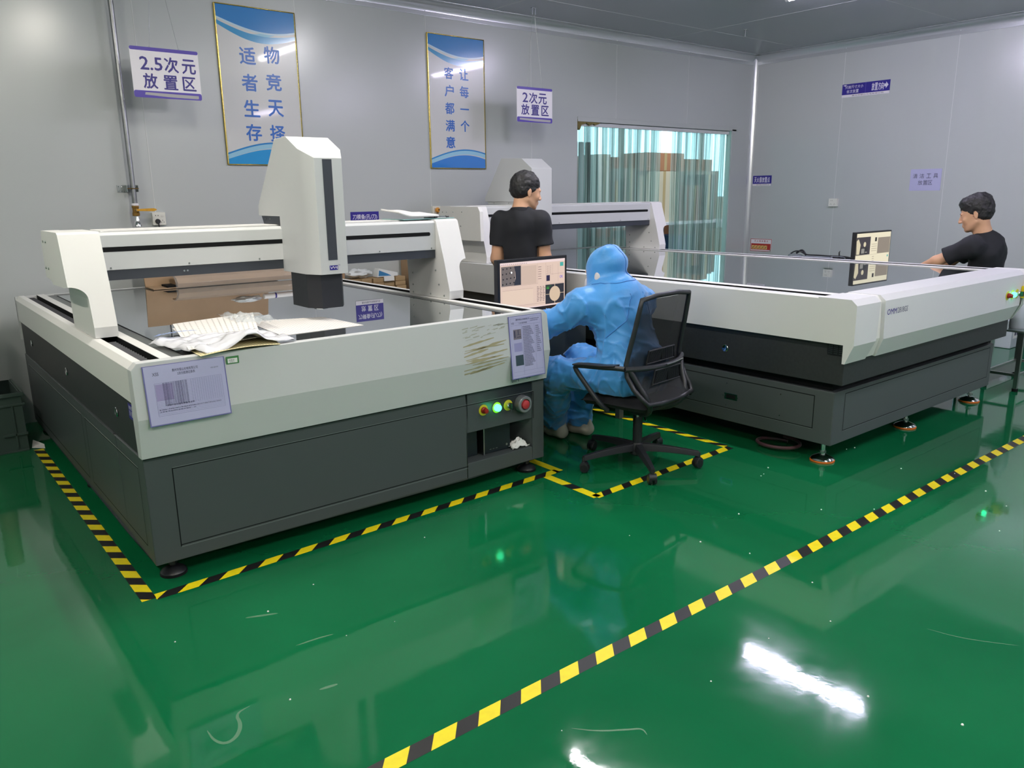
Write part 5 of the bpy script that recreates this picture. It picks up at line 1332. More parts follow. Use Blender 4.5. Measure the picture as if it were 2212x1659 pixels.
# small boxes stacked in the gap between machine and wall
base = thing('large_carton', (2.6, 2.80, 0), 'large brown carton on the floor carrying the rows of small boxes', 'carton')
bx('box_body', M_CARD2, base, 2.20, 2.90, 2.76, 2.94, 0, .600, bevel=.004)
first = None; n = 0
rowsn = ['top', 'second', 'third', 'fourth', 'fifth']
for j in range(5):
    for i in range(6):
        x0 = 2.225+.107*i+.004*((j*7+i*3) % 3-1); z0 = .6005+.0375*j
        if j == 4 and i in (0,): z0 += .0
        if j == 4 and i > 3: pass
        o = bx('small_box', M_CARD2, None, x0, x0+.099-.003*((i*3+j) % 3), 2.765+.006*((i*2+j) % 3), 2.935, z0, z0+.0355, bevel=.003)
        cols = ['leftmost', 'second', 'third', 'fourth', 'fifth', 'rightmost']
        tag(o, 'small flat brown cardboard box, %s layer from the top, %s column of the pile' % (rowsn[4-j], cols[i]), 'box', 'small boxes piled behind the left machine')
tz = .6005+.0375*5
blob('plastic_bag', 2.46, 2.86, tz+.040, .10, .05, .038, M_BAG, 'crumpled white plastic bag on the small boxes behind the left machine', 'plastic bag', 7, .45)
o = B().prism([(2.60, tz+.002), (2.80, tz+.002), (2.80, tz+.030), (2.62, tz+.075)], 'y', 2.80, 2.88).build('blue_white_pack', mat('pack_white', rgb(232, 234, 238), .3), None, bevel=.004)
tag(o, 'white and blue soft pack leaning on top of the small boxes', 'pack')
rects([[(2.612, tz+.012), (2.74, tz+.006), (2.70, tz+.026), (2.62, tz+.058)]], (1, 0, 0), (0, 0, 1), (0, 2.80, 0), mat('pack_blue', rgb(62, 132, 190), .35), None, 'blue_print').parent = o
tag(bx('white_card', M_PAPERW, None, 2.64, 2.735, 2.755, 2.763, tz-.030, tz+.012), 'small white card stuck on the front of the small box pile', 'card')
tag(bx('brown_carton', M_CARD, None, 2.285, 2.345, 2.88, 2.945, tz, tz+.15, bevel=.003), 'narrow brown carton standing behind the left end of the small boxes', 'carton')
kc = thing('kraft_carton', (2.99, 2.85, 0), 'tall kraft cardboard carton standing right of the small boxes', 'carton')
bx('box_body', M_CARD, kc, 2.915, 3.02, 2.81, 2.94, 0, 1.02, bevel=.004)
yb_ = thing('hazard_box', (2.96, 2.78, 0), 'black box with yellow arrow print standing right of the small boxes', 'box')
bx('box_body', M_TAPEK, yb_, 2.905, 3.01, 2.745, 2.805, 0, .775, bevel=.003)
rects([[(2.915, .70), (2.94, .74), (2.965, .74), (2.94, .70), (2.965, .66), (2.94, .66)], [(2.955, .655), (2.975, .69), (3.0, .69), (2.98, .655), (3.0, .62), (2.975, .62)], (2.915, 2.95, .60, .64), (2.97, 3.0, .71, .75)], (1, 0, 0), (0, 0, 1), (0, 2.745, 0), M_TAPEY, yb_, 'yellow_arrows')

# ================================================================== LEFT EDGE
M_BIN = mat('bin_green', rgb(58, 74, 70), .5)
cr_t = thing('plastic_crate', (-.38, 2.43, 0), 'dark grey green plastic crate on the floor left of the left machine', 'crate')
b = B(); x0, x1, y0, y1 = -.80, -.105, 2.275, 2.72
w = .008
zt_ = .355
b.box(x0, x1, y0, y0+w, .0, zt_); b.box(x0, x1, y1-w, y1, 0, zt_); b.box(x0, x0+w, y0+w, y1-w, 0, zt_); b.box(x1-w, x1, y0+w, y1-w, 0, zt_); b.box(x0, x1, y0, y1, 0, .01)
b.build('crate_body', M_BIN, cr_t, bevel=.003)
b = B(); b.box(x0-.012, x1+.012, y0-.012, y0, zt_-.018, zt_+.004); b.box(x1, x1+.012, y0, y1, zt_-.018, zt_+.004); b.box(x0-.012, x1+.012, y0-.006, y0, zt_-.075, zt_-.062)
for i in range(4): b.box(x1-.06-.16*i, x1-.05-.16*i, y0-.008, y0, .03, zt_-.075)
b.box(x1-.12, x1+.006, y0-.008, y0, .10, .115); b.build('crate_rim', M_BIN, cr_t, bevel=.002)
o = B().cyl((-.245, 2.50, .012), (-.245, 2.62, .82), .05, n=28).build('cardboard_tube', mat('tube_brown', rgb(150, 136, 122), .7)); tag(o, 'pale brown cardboard tube standing in the dark crate', 'tube')
o = B().add([(-.09, 2.30, .004), (-.03, 2.24, .003), (-.02, 2.33, .004), (-.07, 2.38, .03)], [(0, 1, 2, 3)]).build('paper_scrap', M_PAPERW, None, smooth=0)
sm = o.modifiers.new('s', 'SOLIDIFY'); sm.thickness = .002
tag(o, 'pale paper scrap on the floor between crate and left machine', 'paper')

# ================================================================== RIGHT SIDE: WORKPLACE OF THE MAN IN BLACK
dk2 = thing('work_table', (5.95, .35, 0), 'grey work table behind the right machine carrying the second monitor', 'table')
bx('table_top', mat('table_grey', rgb(120, 124, 130), .4), dk2, 5.42, 6.60, .0, 1.15, .715, .74, bevel=.004)
for x in (5.45, 6.57):
    for y in (.03, 1.12): bx('leg', M_STEEL, dk2, x-.02, x+.02, y-.02, y+.02, 0, .715, bevel=.002)
def ui2(t, Rt, U, O, w, h):
    def Q(x0, x1, y0, y1): return (x0*w, x1*w, y0*h, y1*h)
    bg = rects([Q(0, 1, 0, 1)], Rt, U, O, scr('scr2_cream', 246, 236, 206), t, 'screen')
    rects([Q(.0, .40, .42, .90)], Rt, U, O, scr('scr2_dark', 60, 52, 60), bg, 'camera_view', .0008)
    rects([[(.02*w, .44*h), (.10*w, .44*h), (.12*w, .70*h), (.05*w, .86*h), (.0*w, .80*h)], [a for a in disc((.24*w, .70*h), .020, 16)]], Rt, U, O, scr('scr2_glow', 226, 214, 180), bg, 'bright_patch', .0010)
    rects([Q(.13, .34, .44, .62)], Rt, U, O, scr('scr2_black', 30, 28, 32), bg, 'dark_square', .0012)
    rects([Q(.15, .24, .46, .59), Q(.26, .32, .47, .50)], Rt, U, O, scr('scr2_grey', 150, 146, 140), bg, 'light_square', .0014)
    rects([Q(.62, .99, .42, .86)], Rt, U, O, scr('scr2_taupe', 150, 138, 124), bg, 'taupe_field', .0010)
    rects([Q(.53, .585, .76, .87)], Rt, U, O, scr('scr2_black', 30, 28, 32), bg, 'dark_icon', .0010)
    rects([disc((.95*w, .33*h), .010, 12)], Rt, U, O, scr('scr_teal', 70, 180, 170), bg, 'teal_button', .0010)
    rects([Q(.48, .54, .1+.06*i, .12+.06*i) for i in range(5)]+[Q(.44, .60, .50+.06*i, .515+.06*i) for i in range(4)]+[Q(0, .62, .405, .412)], Rt, U, O, scr('scr2_text', 190, 178, 156), bg, 'interface_text', .0012)
monitor(5.685, .150, .800, .575, .325, R(0), .74, 'monitor with a cream coloured program window, behind the right machine', ui2, bez=.012, chin=.02)
kb2 = thing('keyboard', (5.72, .06, .74), 'black keyboard in front of the second monitor, hidden behind the right machine', 'keyboard')
bx('keyboard_case', M_BLACK, kb2, 5.50, 5.92, .01, .13, .74, .752, bevel=.003)
# chrome rails with black cables
cr2 = thing('small_case', (6.02, .68, .74), 'low grey case with two chrome handles behind the right machine', 'case')
bx('case_body', mat('case_grey', rgb(110, 116, 128), .4), cr2, 5.78, 5.98, .42, 1.02, .74, .872, bevel=.006)
for y in (.53, .93):
    B().tube([(5.80, y+.05, .87), (5.80, y+.045, .893), (5.80, y+.02, .897), (5.80, y-.07, .897), (5.80, y-.09, .88), (5.80, y-.09, .87)], .004, smooth=1).build('chrome_handle', M_CHROME, cr2)
random.seed(9)
pts = [(5.86, 1.02, .876), (5.86, .98, .91), (5.86, .93, .925), (5.87, .88, .905), (5.86, .84, .89), (5.87, .74, .892), (5.86, .62, .89), (5.86, .55, .895), (5.85, .47, .893), (5.86, .42, .885), (5.87, .45, .879), (5.88, .60, .878)]
tag(B().tube(pts, .006, smooth=2).build('black_cable', M_BLACK), 'black cable draped over the grey case behind the right machine', 'cable')
tag(B().tube([(5.87, .95, .90), (5.88, .90, .935), (5.87, .865, .905), (5.87, .85, .885)], .009, smooth=2).build('black_strap', M_BLACK), 'black strap end sticking up from the grey case', 'strap')
tag(B().tube([(5.86, .53, .885), (5.862, .535, .925), (5.862, .528, .94)], [.008, .006, .002], n=8).build('cable_tip', M_BLACK), 'pointed black cable tip standing up beside the front chrome handle', 'cable')
# stool for the man
st = thing('stool', (5.80, -.62, 0), 'black round stool under the man in black', 'stool')
B().lathe([(.17, .43), (.18, .44), (.18, .475), (.165, .49), (.001, .492)], (5.80, -.57, 0), n=30).build('seat', M_FAB, st)
B().cyl((5.80, -.57, .03), (5.80, -.57, .43), .022).build('column', M_CHROME, st)
B().lathe([(.2, 0), (.2, .012), (.03, .035), (.022, .04)], (5.80, -.57, 0), n=30).build('base_plate', M_CHROME, st)
# stainless low rack with cloth and bottle
rk = thing('stainless_rack', (5.9, -.93, 0), 'low stainless steel rack at the right edge, beside the right machine', 'rack')
for x in (5.70, 6.30):
    for y in (-1.0, -.79):
        lg_ = bx('leg', M_STEEL, rk, x-.014, x+.014, y-.014, y+.014, .02, .44, bevel=.001)
        B().cyl((x, y, 0), (x, y, .022), .02, n=16).build('rubber_foot', M_BLACKM, lg_)
bx('top_plate', mat('steel_green', rgb(150, 170, 165), .2, metal=.8), rk, 5.66, 6.34, -1.02, -.77, .438, .452, bevel=.003)
for y in (-1.0, -.79): bx('cross_rail', M_STEEL, rk, 5.70, 6.30, y-.008, y+.008, .11, .13)
for x in (5.70, 6.30): bx('cross_rail', M_STEEL, rk, x-.008, x+.008, -1.0, -.79, .11, .13)
bx('reflection_plate', mat('reflection_grey', rgb(150, 152, 152), .35, metal=.4), rk, 5.705, 6.295, -.800, -.792, .03, .11)  # solid grey plate standing in for a pale reflection in the floor
def bottle(x, y, z, s, m, label, capm):
    t = thing('bottle', (x, y, z), label, 'bottle')
    B().lathe([(.046*s, 0), (.05*s, .006*s), (.05*s, .13*s), (.040*s, .16*s), (.016*s, .185*s), (.016*s, .2*s)], (x, y, z), n=24).build('bottle_body', m, t)
    B().lathe([(.02*s, .198*s), (.02*s, .228*s), (.001, .23*s)], (x, y, z), n=20).build('cap', capm, t)
    return t
M_HDPE = mat('white_bottle', rgb(190, 196, 204), .4)
bt = bottle(5.80, -.93, .452, 1.15, M_HDPE, 'white plastic bottle standing on the stainless rack at the right edge', M_SIGNW)
def jug(x, y, z, w, d, h, m, label, capm, lab=False):
    t = thing('canister', (x, y, z), label, 'canister')
    B().prism([(x-w/2, z), (x+w/2, z), (x+w/2, z+h*.78), (x+w*.2, z+h*.92), (x-w*.1, z+h*.92), (x-w/2, z+h*.78)], 'y', y-d/2, y+d/2).build('canister_body', m, t, bevel=.012)
    B().cyl((x+.02, y, z+h*.91), (x+.02, y, z+h), .024).build('cap', capm, t)
    if lab:
        rects([(x-w*.36, x+w*.30, z+h*.28, z+h*.55)], (1, 0, 0), (0, 0, 1), (0, y-d/2, 0), M_PAPERW, t, 'label_field', .001)
        rects([(x-w*.2, x-w*.02, z+h*.36, z+h*.46), (x+.01, x+w*.2, z+h*.36, z+h*.46)], (1, 0, 0), (0, 0, 1), (0, y-d/2, 0), M_LETTERK, t, 'label_print', .0016)
    return t
jug(7.50, -.30, 0, .20, .14, .33, M_HDPE, 'white canister with a printed label on the floor at the right edge', M_SIGNW, True)
jug(7.27, -.12, 0, .17, .16, .26, mat('green_can', rgb(40, 160, 60), .4), 'green canister on the floor left of the white one', M_SIGNW)
jug(7.75, -.40, 0, .16, .14, .30, mat('navy_can', rgb(30, 46, 60), .4), 'dark canister on the floor right of the white one', M_BLACK)
# ================================================================== PEOPLE (smooth blended surfaces polygonised on a grid)
class Field:
    def __init__(s, lo, hi, res):
        s.lo = np.array(lo, np.float32); s.res = res
        s.n = np.ceil((np.array(hi)-np.array(lo))/res).astype(int)+1
        s.F = np.full(s.n, .08, np.float32)
        s.ax = [s.lo[i]+res*np.arange(s.n[i], dtype=np.float32) for i in range(3)]
    def sl(s, c0, c1):
        out = []
        for i in range(3):
            a = int(max(0, math.floor((c0[i]-s.lo[i])/s.res))); b_ = int(min(s.n[i], math.ceil((c1[i]-s.lo[i])/s.res)+1))
            if b_ <= a: return None
            out.append(slice(a, b_))
        return tuple(out)
    def pts(s, sl_):
        X, Y, Z = np.meshgrid(s.ax[0][sl_[0]], s.ax[1][sl_[1]], s.ax[2][sl_[2]], indexing='ij')
        return np.stack([X, Y, Z], -1)
    def op(s, fn, c0, c1, k=.02, mode='u', pad=.05):
        sl_ = s.sl(np.array(c0)-pad-k, np.array(c1)+pad+k)
        if sl_ is None: return
        d = fn(s.pts(sl_)); a = s.F[sl_]
        if mode == 'u':
            h = np.maximum(k-np.abs(a-d), 0)/k; s.F[sl_] = np.minimum(a, d)-h*h*k*.25
        elif mode == 's':
            d = -d; h = np.maximum(k-np.abs(a-d), 0)/k; s.F[sl_] = np.maximum(a, d)+h*h*k*.25
        elif mode == 'i':
            h = np.maximum(k-np.abs(a-d), 0)/k; s.F[sl_] = np.maximum(a, d)+h*h*k*.25
    def cap(s, a, b_, ra, rb, k=.03, flat=None, ratio=1.0, mode='u'):
        a = np.array(a, np.float32); b_ = np.array(b_, np.float32); r = max(ra, rb)
        fl = None if flat is None else np.array(flat, np.float32)/np.linalg.norm(flat)
        def fn(P):
            p = P-a; ab = b_-a
            if fl is not None:
                q = 1/ratio-1
                p = p+(p@fl)[..., None]*fl*q; ab = ab+(ab@fl)*fl*q
            t = np.clip((p@ab)/max(ab@ab, 1e-9), 0, 1)
            d = np.linalg.norm(p-t[..., None]*ab, axis=-1)-(ra+(rb-ra)*t)
            if fl is not None: d = d*(min(1, ratio)*.5+.5)
            return d
        R_ = r*max(1, ratio)
        s.op(fn, np.minimum(a, b_)-R_, np.maximum(a, b_)+R_, k, mode)
    def ell(s, c, r, k=.02, M3=None, mode='u'):
        c = np.array(c, np.float32); r = np.array(r, np.float32)
        def fn(P):
            p = P-c
            if M3 is not None: p = p@np.array(M3, np.float32)
            k0 = np.linalg.norm(p/r, axis=-1); k1 = np.linalg.norm(p/(r*r), axis=-1)
            return k0*(k0-1)/np.maximum(k1, 1e-6)
        R_ = float(r.max()); s.op(fn, c-R_, c+R_, k, mode)
    def plane(s, p0, nv, k=.004, lo=None, hi=None):
        """keep the side opposite to nv."""
        nv = np.array(nv, np.float32)/np.linalg.norm(nv); p0 = np.array(p0, np.float32)
        sl_ = s.sl(lo if lo is not None else s.lo, hi if hi is not None else s.lo+s.n*s.res)
        if sl_ is None: return
        d = (s.pts(sl_)-p0)@nv; s.F[sl_] = np.maximum(s.F[sl_], d)
    def noise(s, amp, sc, seed=0, stretch=(1, 1, 1)):
        rng = np.random.RandomState(seed); 
        st = np.array(stretch)
        co = [((s.ax[i]-s.lo[i])*sc*st[i]) for i in range(3)]
        dims = [int(c[-1])+3 for c in co]; G = rng.uniform(-1, 1, dims).astype(np.float32)
        ii = [np.floor(c).astype(int) for c in co]; ff = [c-np.floor(c) for c in co]; ff = [f*f*(3-2*f) for f in ff]
        out = np.zeros(s.F.shape, np.float32)
        for dx in (0, 1):
            for dy in (0, 1):
                for dz in (0, 1):
                    w = (ff[0] if dx else 1-ff[0])[:, None, None]*(ff[1] if dy else 1-ff[1])[None, :, None]*(ff[2] if dz else 1-ff[2])[None, None, :]
                    out += (w*G[np.ix_(ii[0]+dx, ii[1]+dy, ii[2]+dz)]).astype(np.float32)
        return out*amp
    def mesh(s):
        F = s.F; ins = F < 0; nx, ny, nz = F.shape
        cnt = np.zeros((nx-1, ny-1, nz-1), np.int8)
        for dx in (0, 1):
            for dy in (0, 1):
                for dz in (0, 1): cnt += ins[dx:nx-1+dx, dy:ny-1+dy, dz:nz-1+dz]
        act = (cnt > 0) & (cnt < 8); cells = np.argwhere(act)
        idx = np.full(act.shape, -1, np.int64); idx[act] = np.arange(len(cells))
        acc = np.zeros((len(cells), 3)); num = np.zeros(len(cells))
        corners = [(0, 0, 0), (1, 0, 0), (0, 1, 0), (1, 1, 0), (0, 0, 1), (1, 0, 1), (0, 1, 1), (1, 1, 1)]
        for a in range(8):
            for b_ in range(a+1, 8):
                ca, cb2 = np.array(corners[a]), np.array(corners[b_])
                if np.abs(ca-cb2).sum() != 1: continue
                fa = F[cells[:, 0]+ca[0], cells[:, 1]+ca[1], cells[:, 2]+ca[2]]; fb = F[cells[:, 0]+cb2[0], cells[:, 1]+cb2[1], cells[:, 2]+cb2[2]]
                m_ = (fa < 0) != (fb < 0); t = np.where(m_, fa/np.where(fa-fb == 0, 1, fa-fb), 0)
                acc += (ca+(cb2-ca)*t[:, None])*m_[:, None]; num += m_
        V = s.lo+(cells+acc/num[:, None])*s.res
        faces = []
        for ax in range(3):
            a = [slice(None)]*3; b_ = [slice(None)]*3; a[ax] = slice(0, -1); b_[ax] = slice(1, None)
            ch_ = ins[tuple(a)] != ins[tuple(b_)]; e = np.argwhere(ch_)
            o1, o2 = [(1, 2), (2, 0), (0, 1)][ax]
            ok = (e[:, o1] > 0) & (e[:, o2] > 0) & (e[:, o1] < F.shape[o1]-1) & (e[:, o2] < F.shape[o2]-1); e = e[ok]
            def g(d1, d2):
                c = e.copy(); c[:, o1] -= d1; c[:, o2] -= d2; return idx[c[:, 0], c[:, 1], c[:, 2]]
            q = np.stack([g(0, 0), g(1, 0), g(1, 1), g(0, 1)], 1)
            fl = ins[e[:, 0], e[:, 1], e[:, 2]]; q[~fl] = q[~fl][:, ::-1]
            faces.append(q)
        Fc = np.concatenate(faces); Fc = Fc[(Fc >= 0).all(1)]
        return V, Fc[:, ::-1] if False else Fc
    def build(s, name, m, parent, relax=1):
        V, Fc = s.mesh(); og = org(parent)
        me = bpy.data.meshes.new(name)
        me.vertices.add(len(V)); me.vertices.foreach_set('co', (V-np.array(og)).astype(np.float32).ravel())
        me.loops.add(len(Fc)*4); me.loops.foreach_set('vertex_index', Fc.ravel().astype(np.int32))
        me.polygons.add(len(Fc)); me.polygons.foreach_set('loop_start', np.arange(0, len(Fc)*4, 4, dtype=np.int32))
        try: me.polygons.foreach_set('loop_total', np.full(len(Fc), 4, np.int32))
        except Exception: pass
        me.update(calc_edges=True); me.validate()
        bm = bmesh.new(); bm.from_mesh(me)
        for _ in range(relax): bmesh.ops.smooth_vert(bm, verts=bm.verts, factor=.5, use_axis_x=True, use_axis_y=True, use_axis_z=True)
        bmesh.ops.recalc_face_normals(bm, faces=bm.faces)
        for f in bm.faces: f.smooth = True
        bm.to_mesh(me); bm.free(); me.materials.append(m)
        o = bpy.data.objects.new(name, me); COL.objects.link(o)
        if parent: o.parent = parent; ORG[o.name] = og
        return o

def frame(fwd, pitch=0, roll=0):
    """3x3 with columns right, forward, up for a heading vector (x,y)."""
    f = Vector((fwd[0], fwd[1], 0)).normalized(); u = Vector((0, 0, 1)); r = f.cross(u)
    f2 = f*math.cos(pitch)-u*math.sin(pitch); u2 = u*math.cos(pitch)+f*math.sin(pitch)
    r3 = r*math.cos(roll)+u2*math.sin(roll); u3 = u2*math.cos(roll)-r*math.sin(roll)
    return np.array([list(r3), list(f2), list(u3)], np.float32).T
def head_into(S, c, M3, neck=None, k=.012, sc=1.0):
    c = np.array(c, np.float32)
    def W(x, y, z): return c+M3@(np.array([x, y, z])*sc)
    E_ = lambda x, y, z, a, b_, d, k_=k, mode='u': S.ell(W(x, y, z), (a*sc, b_*sc, d*sc), k_, M3, mode)
    E_(0, -.018, .048, .076, .096, .082, .02)
    E_(0, .030, -.005, .066, .062, .085, .03)
    E_(0, .042, -.060, .048, .046, .048, .025)
    E_(0, .070, -.094, .022, .020, .018, .02)
    for s_ in (-1, 1):
        S.cap(W(s_*.052, -.005, -.045), W(s_*.030, .058, -.088), .018*sc, .014*sc, .02)
        E_(s_*.040, .062, -.022, .022, .020, .022, .018)
        E_(s_*.030, .082, .026, .022, .010, .008, .012)
        E_(s_*.031, .094, .006, .017, .010, .010, .006, 's')
        E_(s_*.031, .078, .006, .0145, .012, .0105, .003)
        E_(s_*.013, .101, -.031, .009, .010, .007, .006)
        # ear
        E_(s_*.079, -.012, .002, .007, .017, .029, .004)
        E_(s_*.079, -.010, -.024, .006, .009, .011, .004)
        E_(s_*.0875, -.006, .004, .005, .009, .018, .003, 's')
    S.cap(W(0, .090, .016), W(0, .110, -.026), .0085*sc, .0115*sc, .012)
    S.cap(W(-.017, .091, -.056), W(.017, .091, -.056), .0068*sc, .0068*sc, .006)
    S.cap(W(-.014, .089, -.067), W(.014, .089, -.067), .0075*sc, .0075*sc, .005)
    S.cap(W(-.020, .099, -.0615), W(.020, .099, -.0615), .0022*sc, .0022*sc, .003, mode='s')
    if neck is not None: S.cap(W(0, -.030, -.050), neck, .052*sc, .056*sc, .03)
def hair_obj(c, M3, parent, style=0, sc=1.0, res=.0032):
    c = np.array(c, np.float32)
    S = Field(c-.15*sc, c+.17*sc, res)
    def W(x, y, z): return c+M3@(np.array([x, y, z])*sc)
    E_ = lambda x, y, z, a, b_, d, k_=.01, mode='u': S.ell(W(x, y, z), (a*sc, b_*sc, d*sc), k_, M3, mode)
    E_(0, -.020, .052, .085, .106, .094)
    E_(0, -.050, .012, .078, .070, .075, .02)
    if style: E_(0, .03, .095, .066, .060, .046, .03); E_(0, -.04, .08, .082, .08, .072, .03)
    S.F += S.noise(.0045, 45, 3)+S.noise(.0025, 110, 4)
    # cut away face, around the ears and the nape
    E_(0, .150, -.048, .100, .108, .108, .006, 's')
    for s_ in (-1, 1):
        E_(s_*.095, -.004, -.026, .032, .030, .046, .006, 's')
    S.plane(W(0, 0, -.052), M3@np.array([0, .45, -1.]))
    return S.build('hair', M_HAIR, parent, 1)
def eyes(c, M3, parent, sc=1.0):
    c = np.array(c, np.float32)
    for s_ in (-1, 1):
        p = c+M3@(np.array([s_*.031, .0835, .006])*sc)
        e = B().lathe([(.0005, -.007), (.005, -.005), (.007, 0), (.005, .005), (.0005, .007)], p, n=14).build('eye', M_EYE, parent, smooth=80)
        q = c+M3@(np.array([s_*.031, .0885, .006])*sc); d = M3@np.array([0, .0025, 0])
        B().cyl(tuple(q), tuple(q+d), .0036, .002, n=12).build('iris', M_BLACKM, e)
        # brow
        b0 = c+M3@(np.array([s_*.018, .094, .028])*sc); b1 = c+M3@(np.array([s_*.032, .090, .032])*sc); b2 = c+M3@(np.array([s_*.044, .080, .028])*sc)
        B().tube([tuple(b0), tuple(b1), tuple(b2)], .0026, n=6, smooth=1).build('eyebrow', M_HAIR, parent)
def hand_into(S, wrist, direc, palm_n, side, curl=.4, k=.006, sc=1.0):
    """palm and five fingers; direc = towards the fingertips, palm_n = out of the palm, side=+1 thumb towards direc x palm_n."""
    d = Vector(direc).normalized(); n = Vector(palm_n); n = (n-d*n.dot(d)).normalized(); t = d.cross(n)*side
    w = Vector(wrist)
    S.cap(w, w+d*.030, .026*sc, .030*sc, .012, tuple(n), .55)
    S.cap(w+d*.035+t*.014, w+d*.080+t*.020, .024*sc, .020*sc, .012, tuple(n), .55)
    S.cap(w+d*.035-t*.014, w+d*.076-t*.020, .024*sc, .019*sc, .012, tuple(n), .55)
    for i, (off, ln, r) in enumerate(((.031, .070, .0088), (.011, .078, .0092), (-.010, .072, .0088), (-.029, .056, .0078))):
        p = w+d*(.086-.004*abs(i-1))+t*off; a = 0; dd = d.copy()
        for q, seg in enumerate((.45, .32, .25)):
            a += curl*(.75 if q == 0 else 1.0)
            dd = (d*math.cos(a)+n*math.sin(a)+t*(.10*(1.2-i)*.6)*(1 if q == 0 else 0)).normalized()
            p2 = p+dd*ln*seg; S.cap(p, p2, r*(1-.08*q), r*(.95-.1*q), .004); p = p2
    p = w+d*.022+t*.026; p1 = p+(t*.75+d*.62+n*.25).normalized()*.036; p2 = p1+(t*.25+d*.9+n*.35).normalized()*.032; p3 = p2+(d*.95+n*.35-t*.05).normalized()*.022
    S.cap(p, p1, .014*sc, .0115*sc, .010); S.cap(p1, p2, .0115*sc, .0105*sc, .004); S.cap(p2, p3, .0102*sc, .0085*sc, .003)
def shoe(p, d, parent, m, z0=0, sc=1.0, sole=None, name='shoe'):
    d = Vector((d[0], d[1], 0)).normalized(); p = Vector(p)
    S = Field((p.x-.2, p.y-.2, z0-.005), (p.x+.2, p.y+.2, z0+.14), .004)
    S.cap(p-d*.06+Vector((0, 0, z0+.045)), p+d*.05+Vector((0, 0, z0+.04)), .040, .042, .02)
    S.cap(p+d*.05+Vector((0, 0, z0+.036)), p+d*.15+Vector((0, 0, z0+.024)), .042, .032, .02)
    S.cap(p-d*.05+Vector((0, 0, z0+.05)), p-d*.04+Vector((0, 0, z0+.09)), .036, .038, .02)
    S.plane((0, 0, z0+.003), (0, 0, -1)); S.plane((0, 0, z0+.105), (0, 0, 1))
    o = S.build(name, m, parent, 1)
    return o

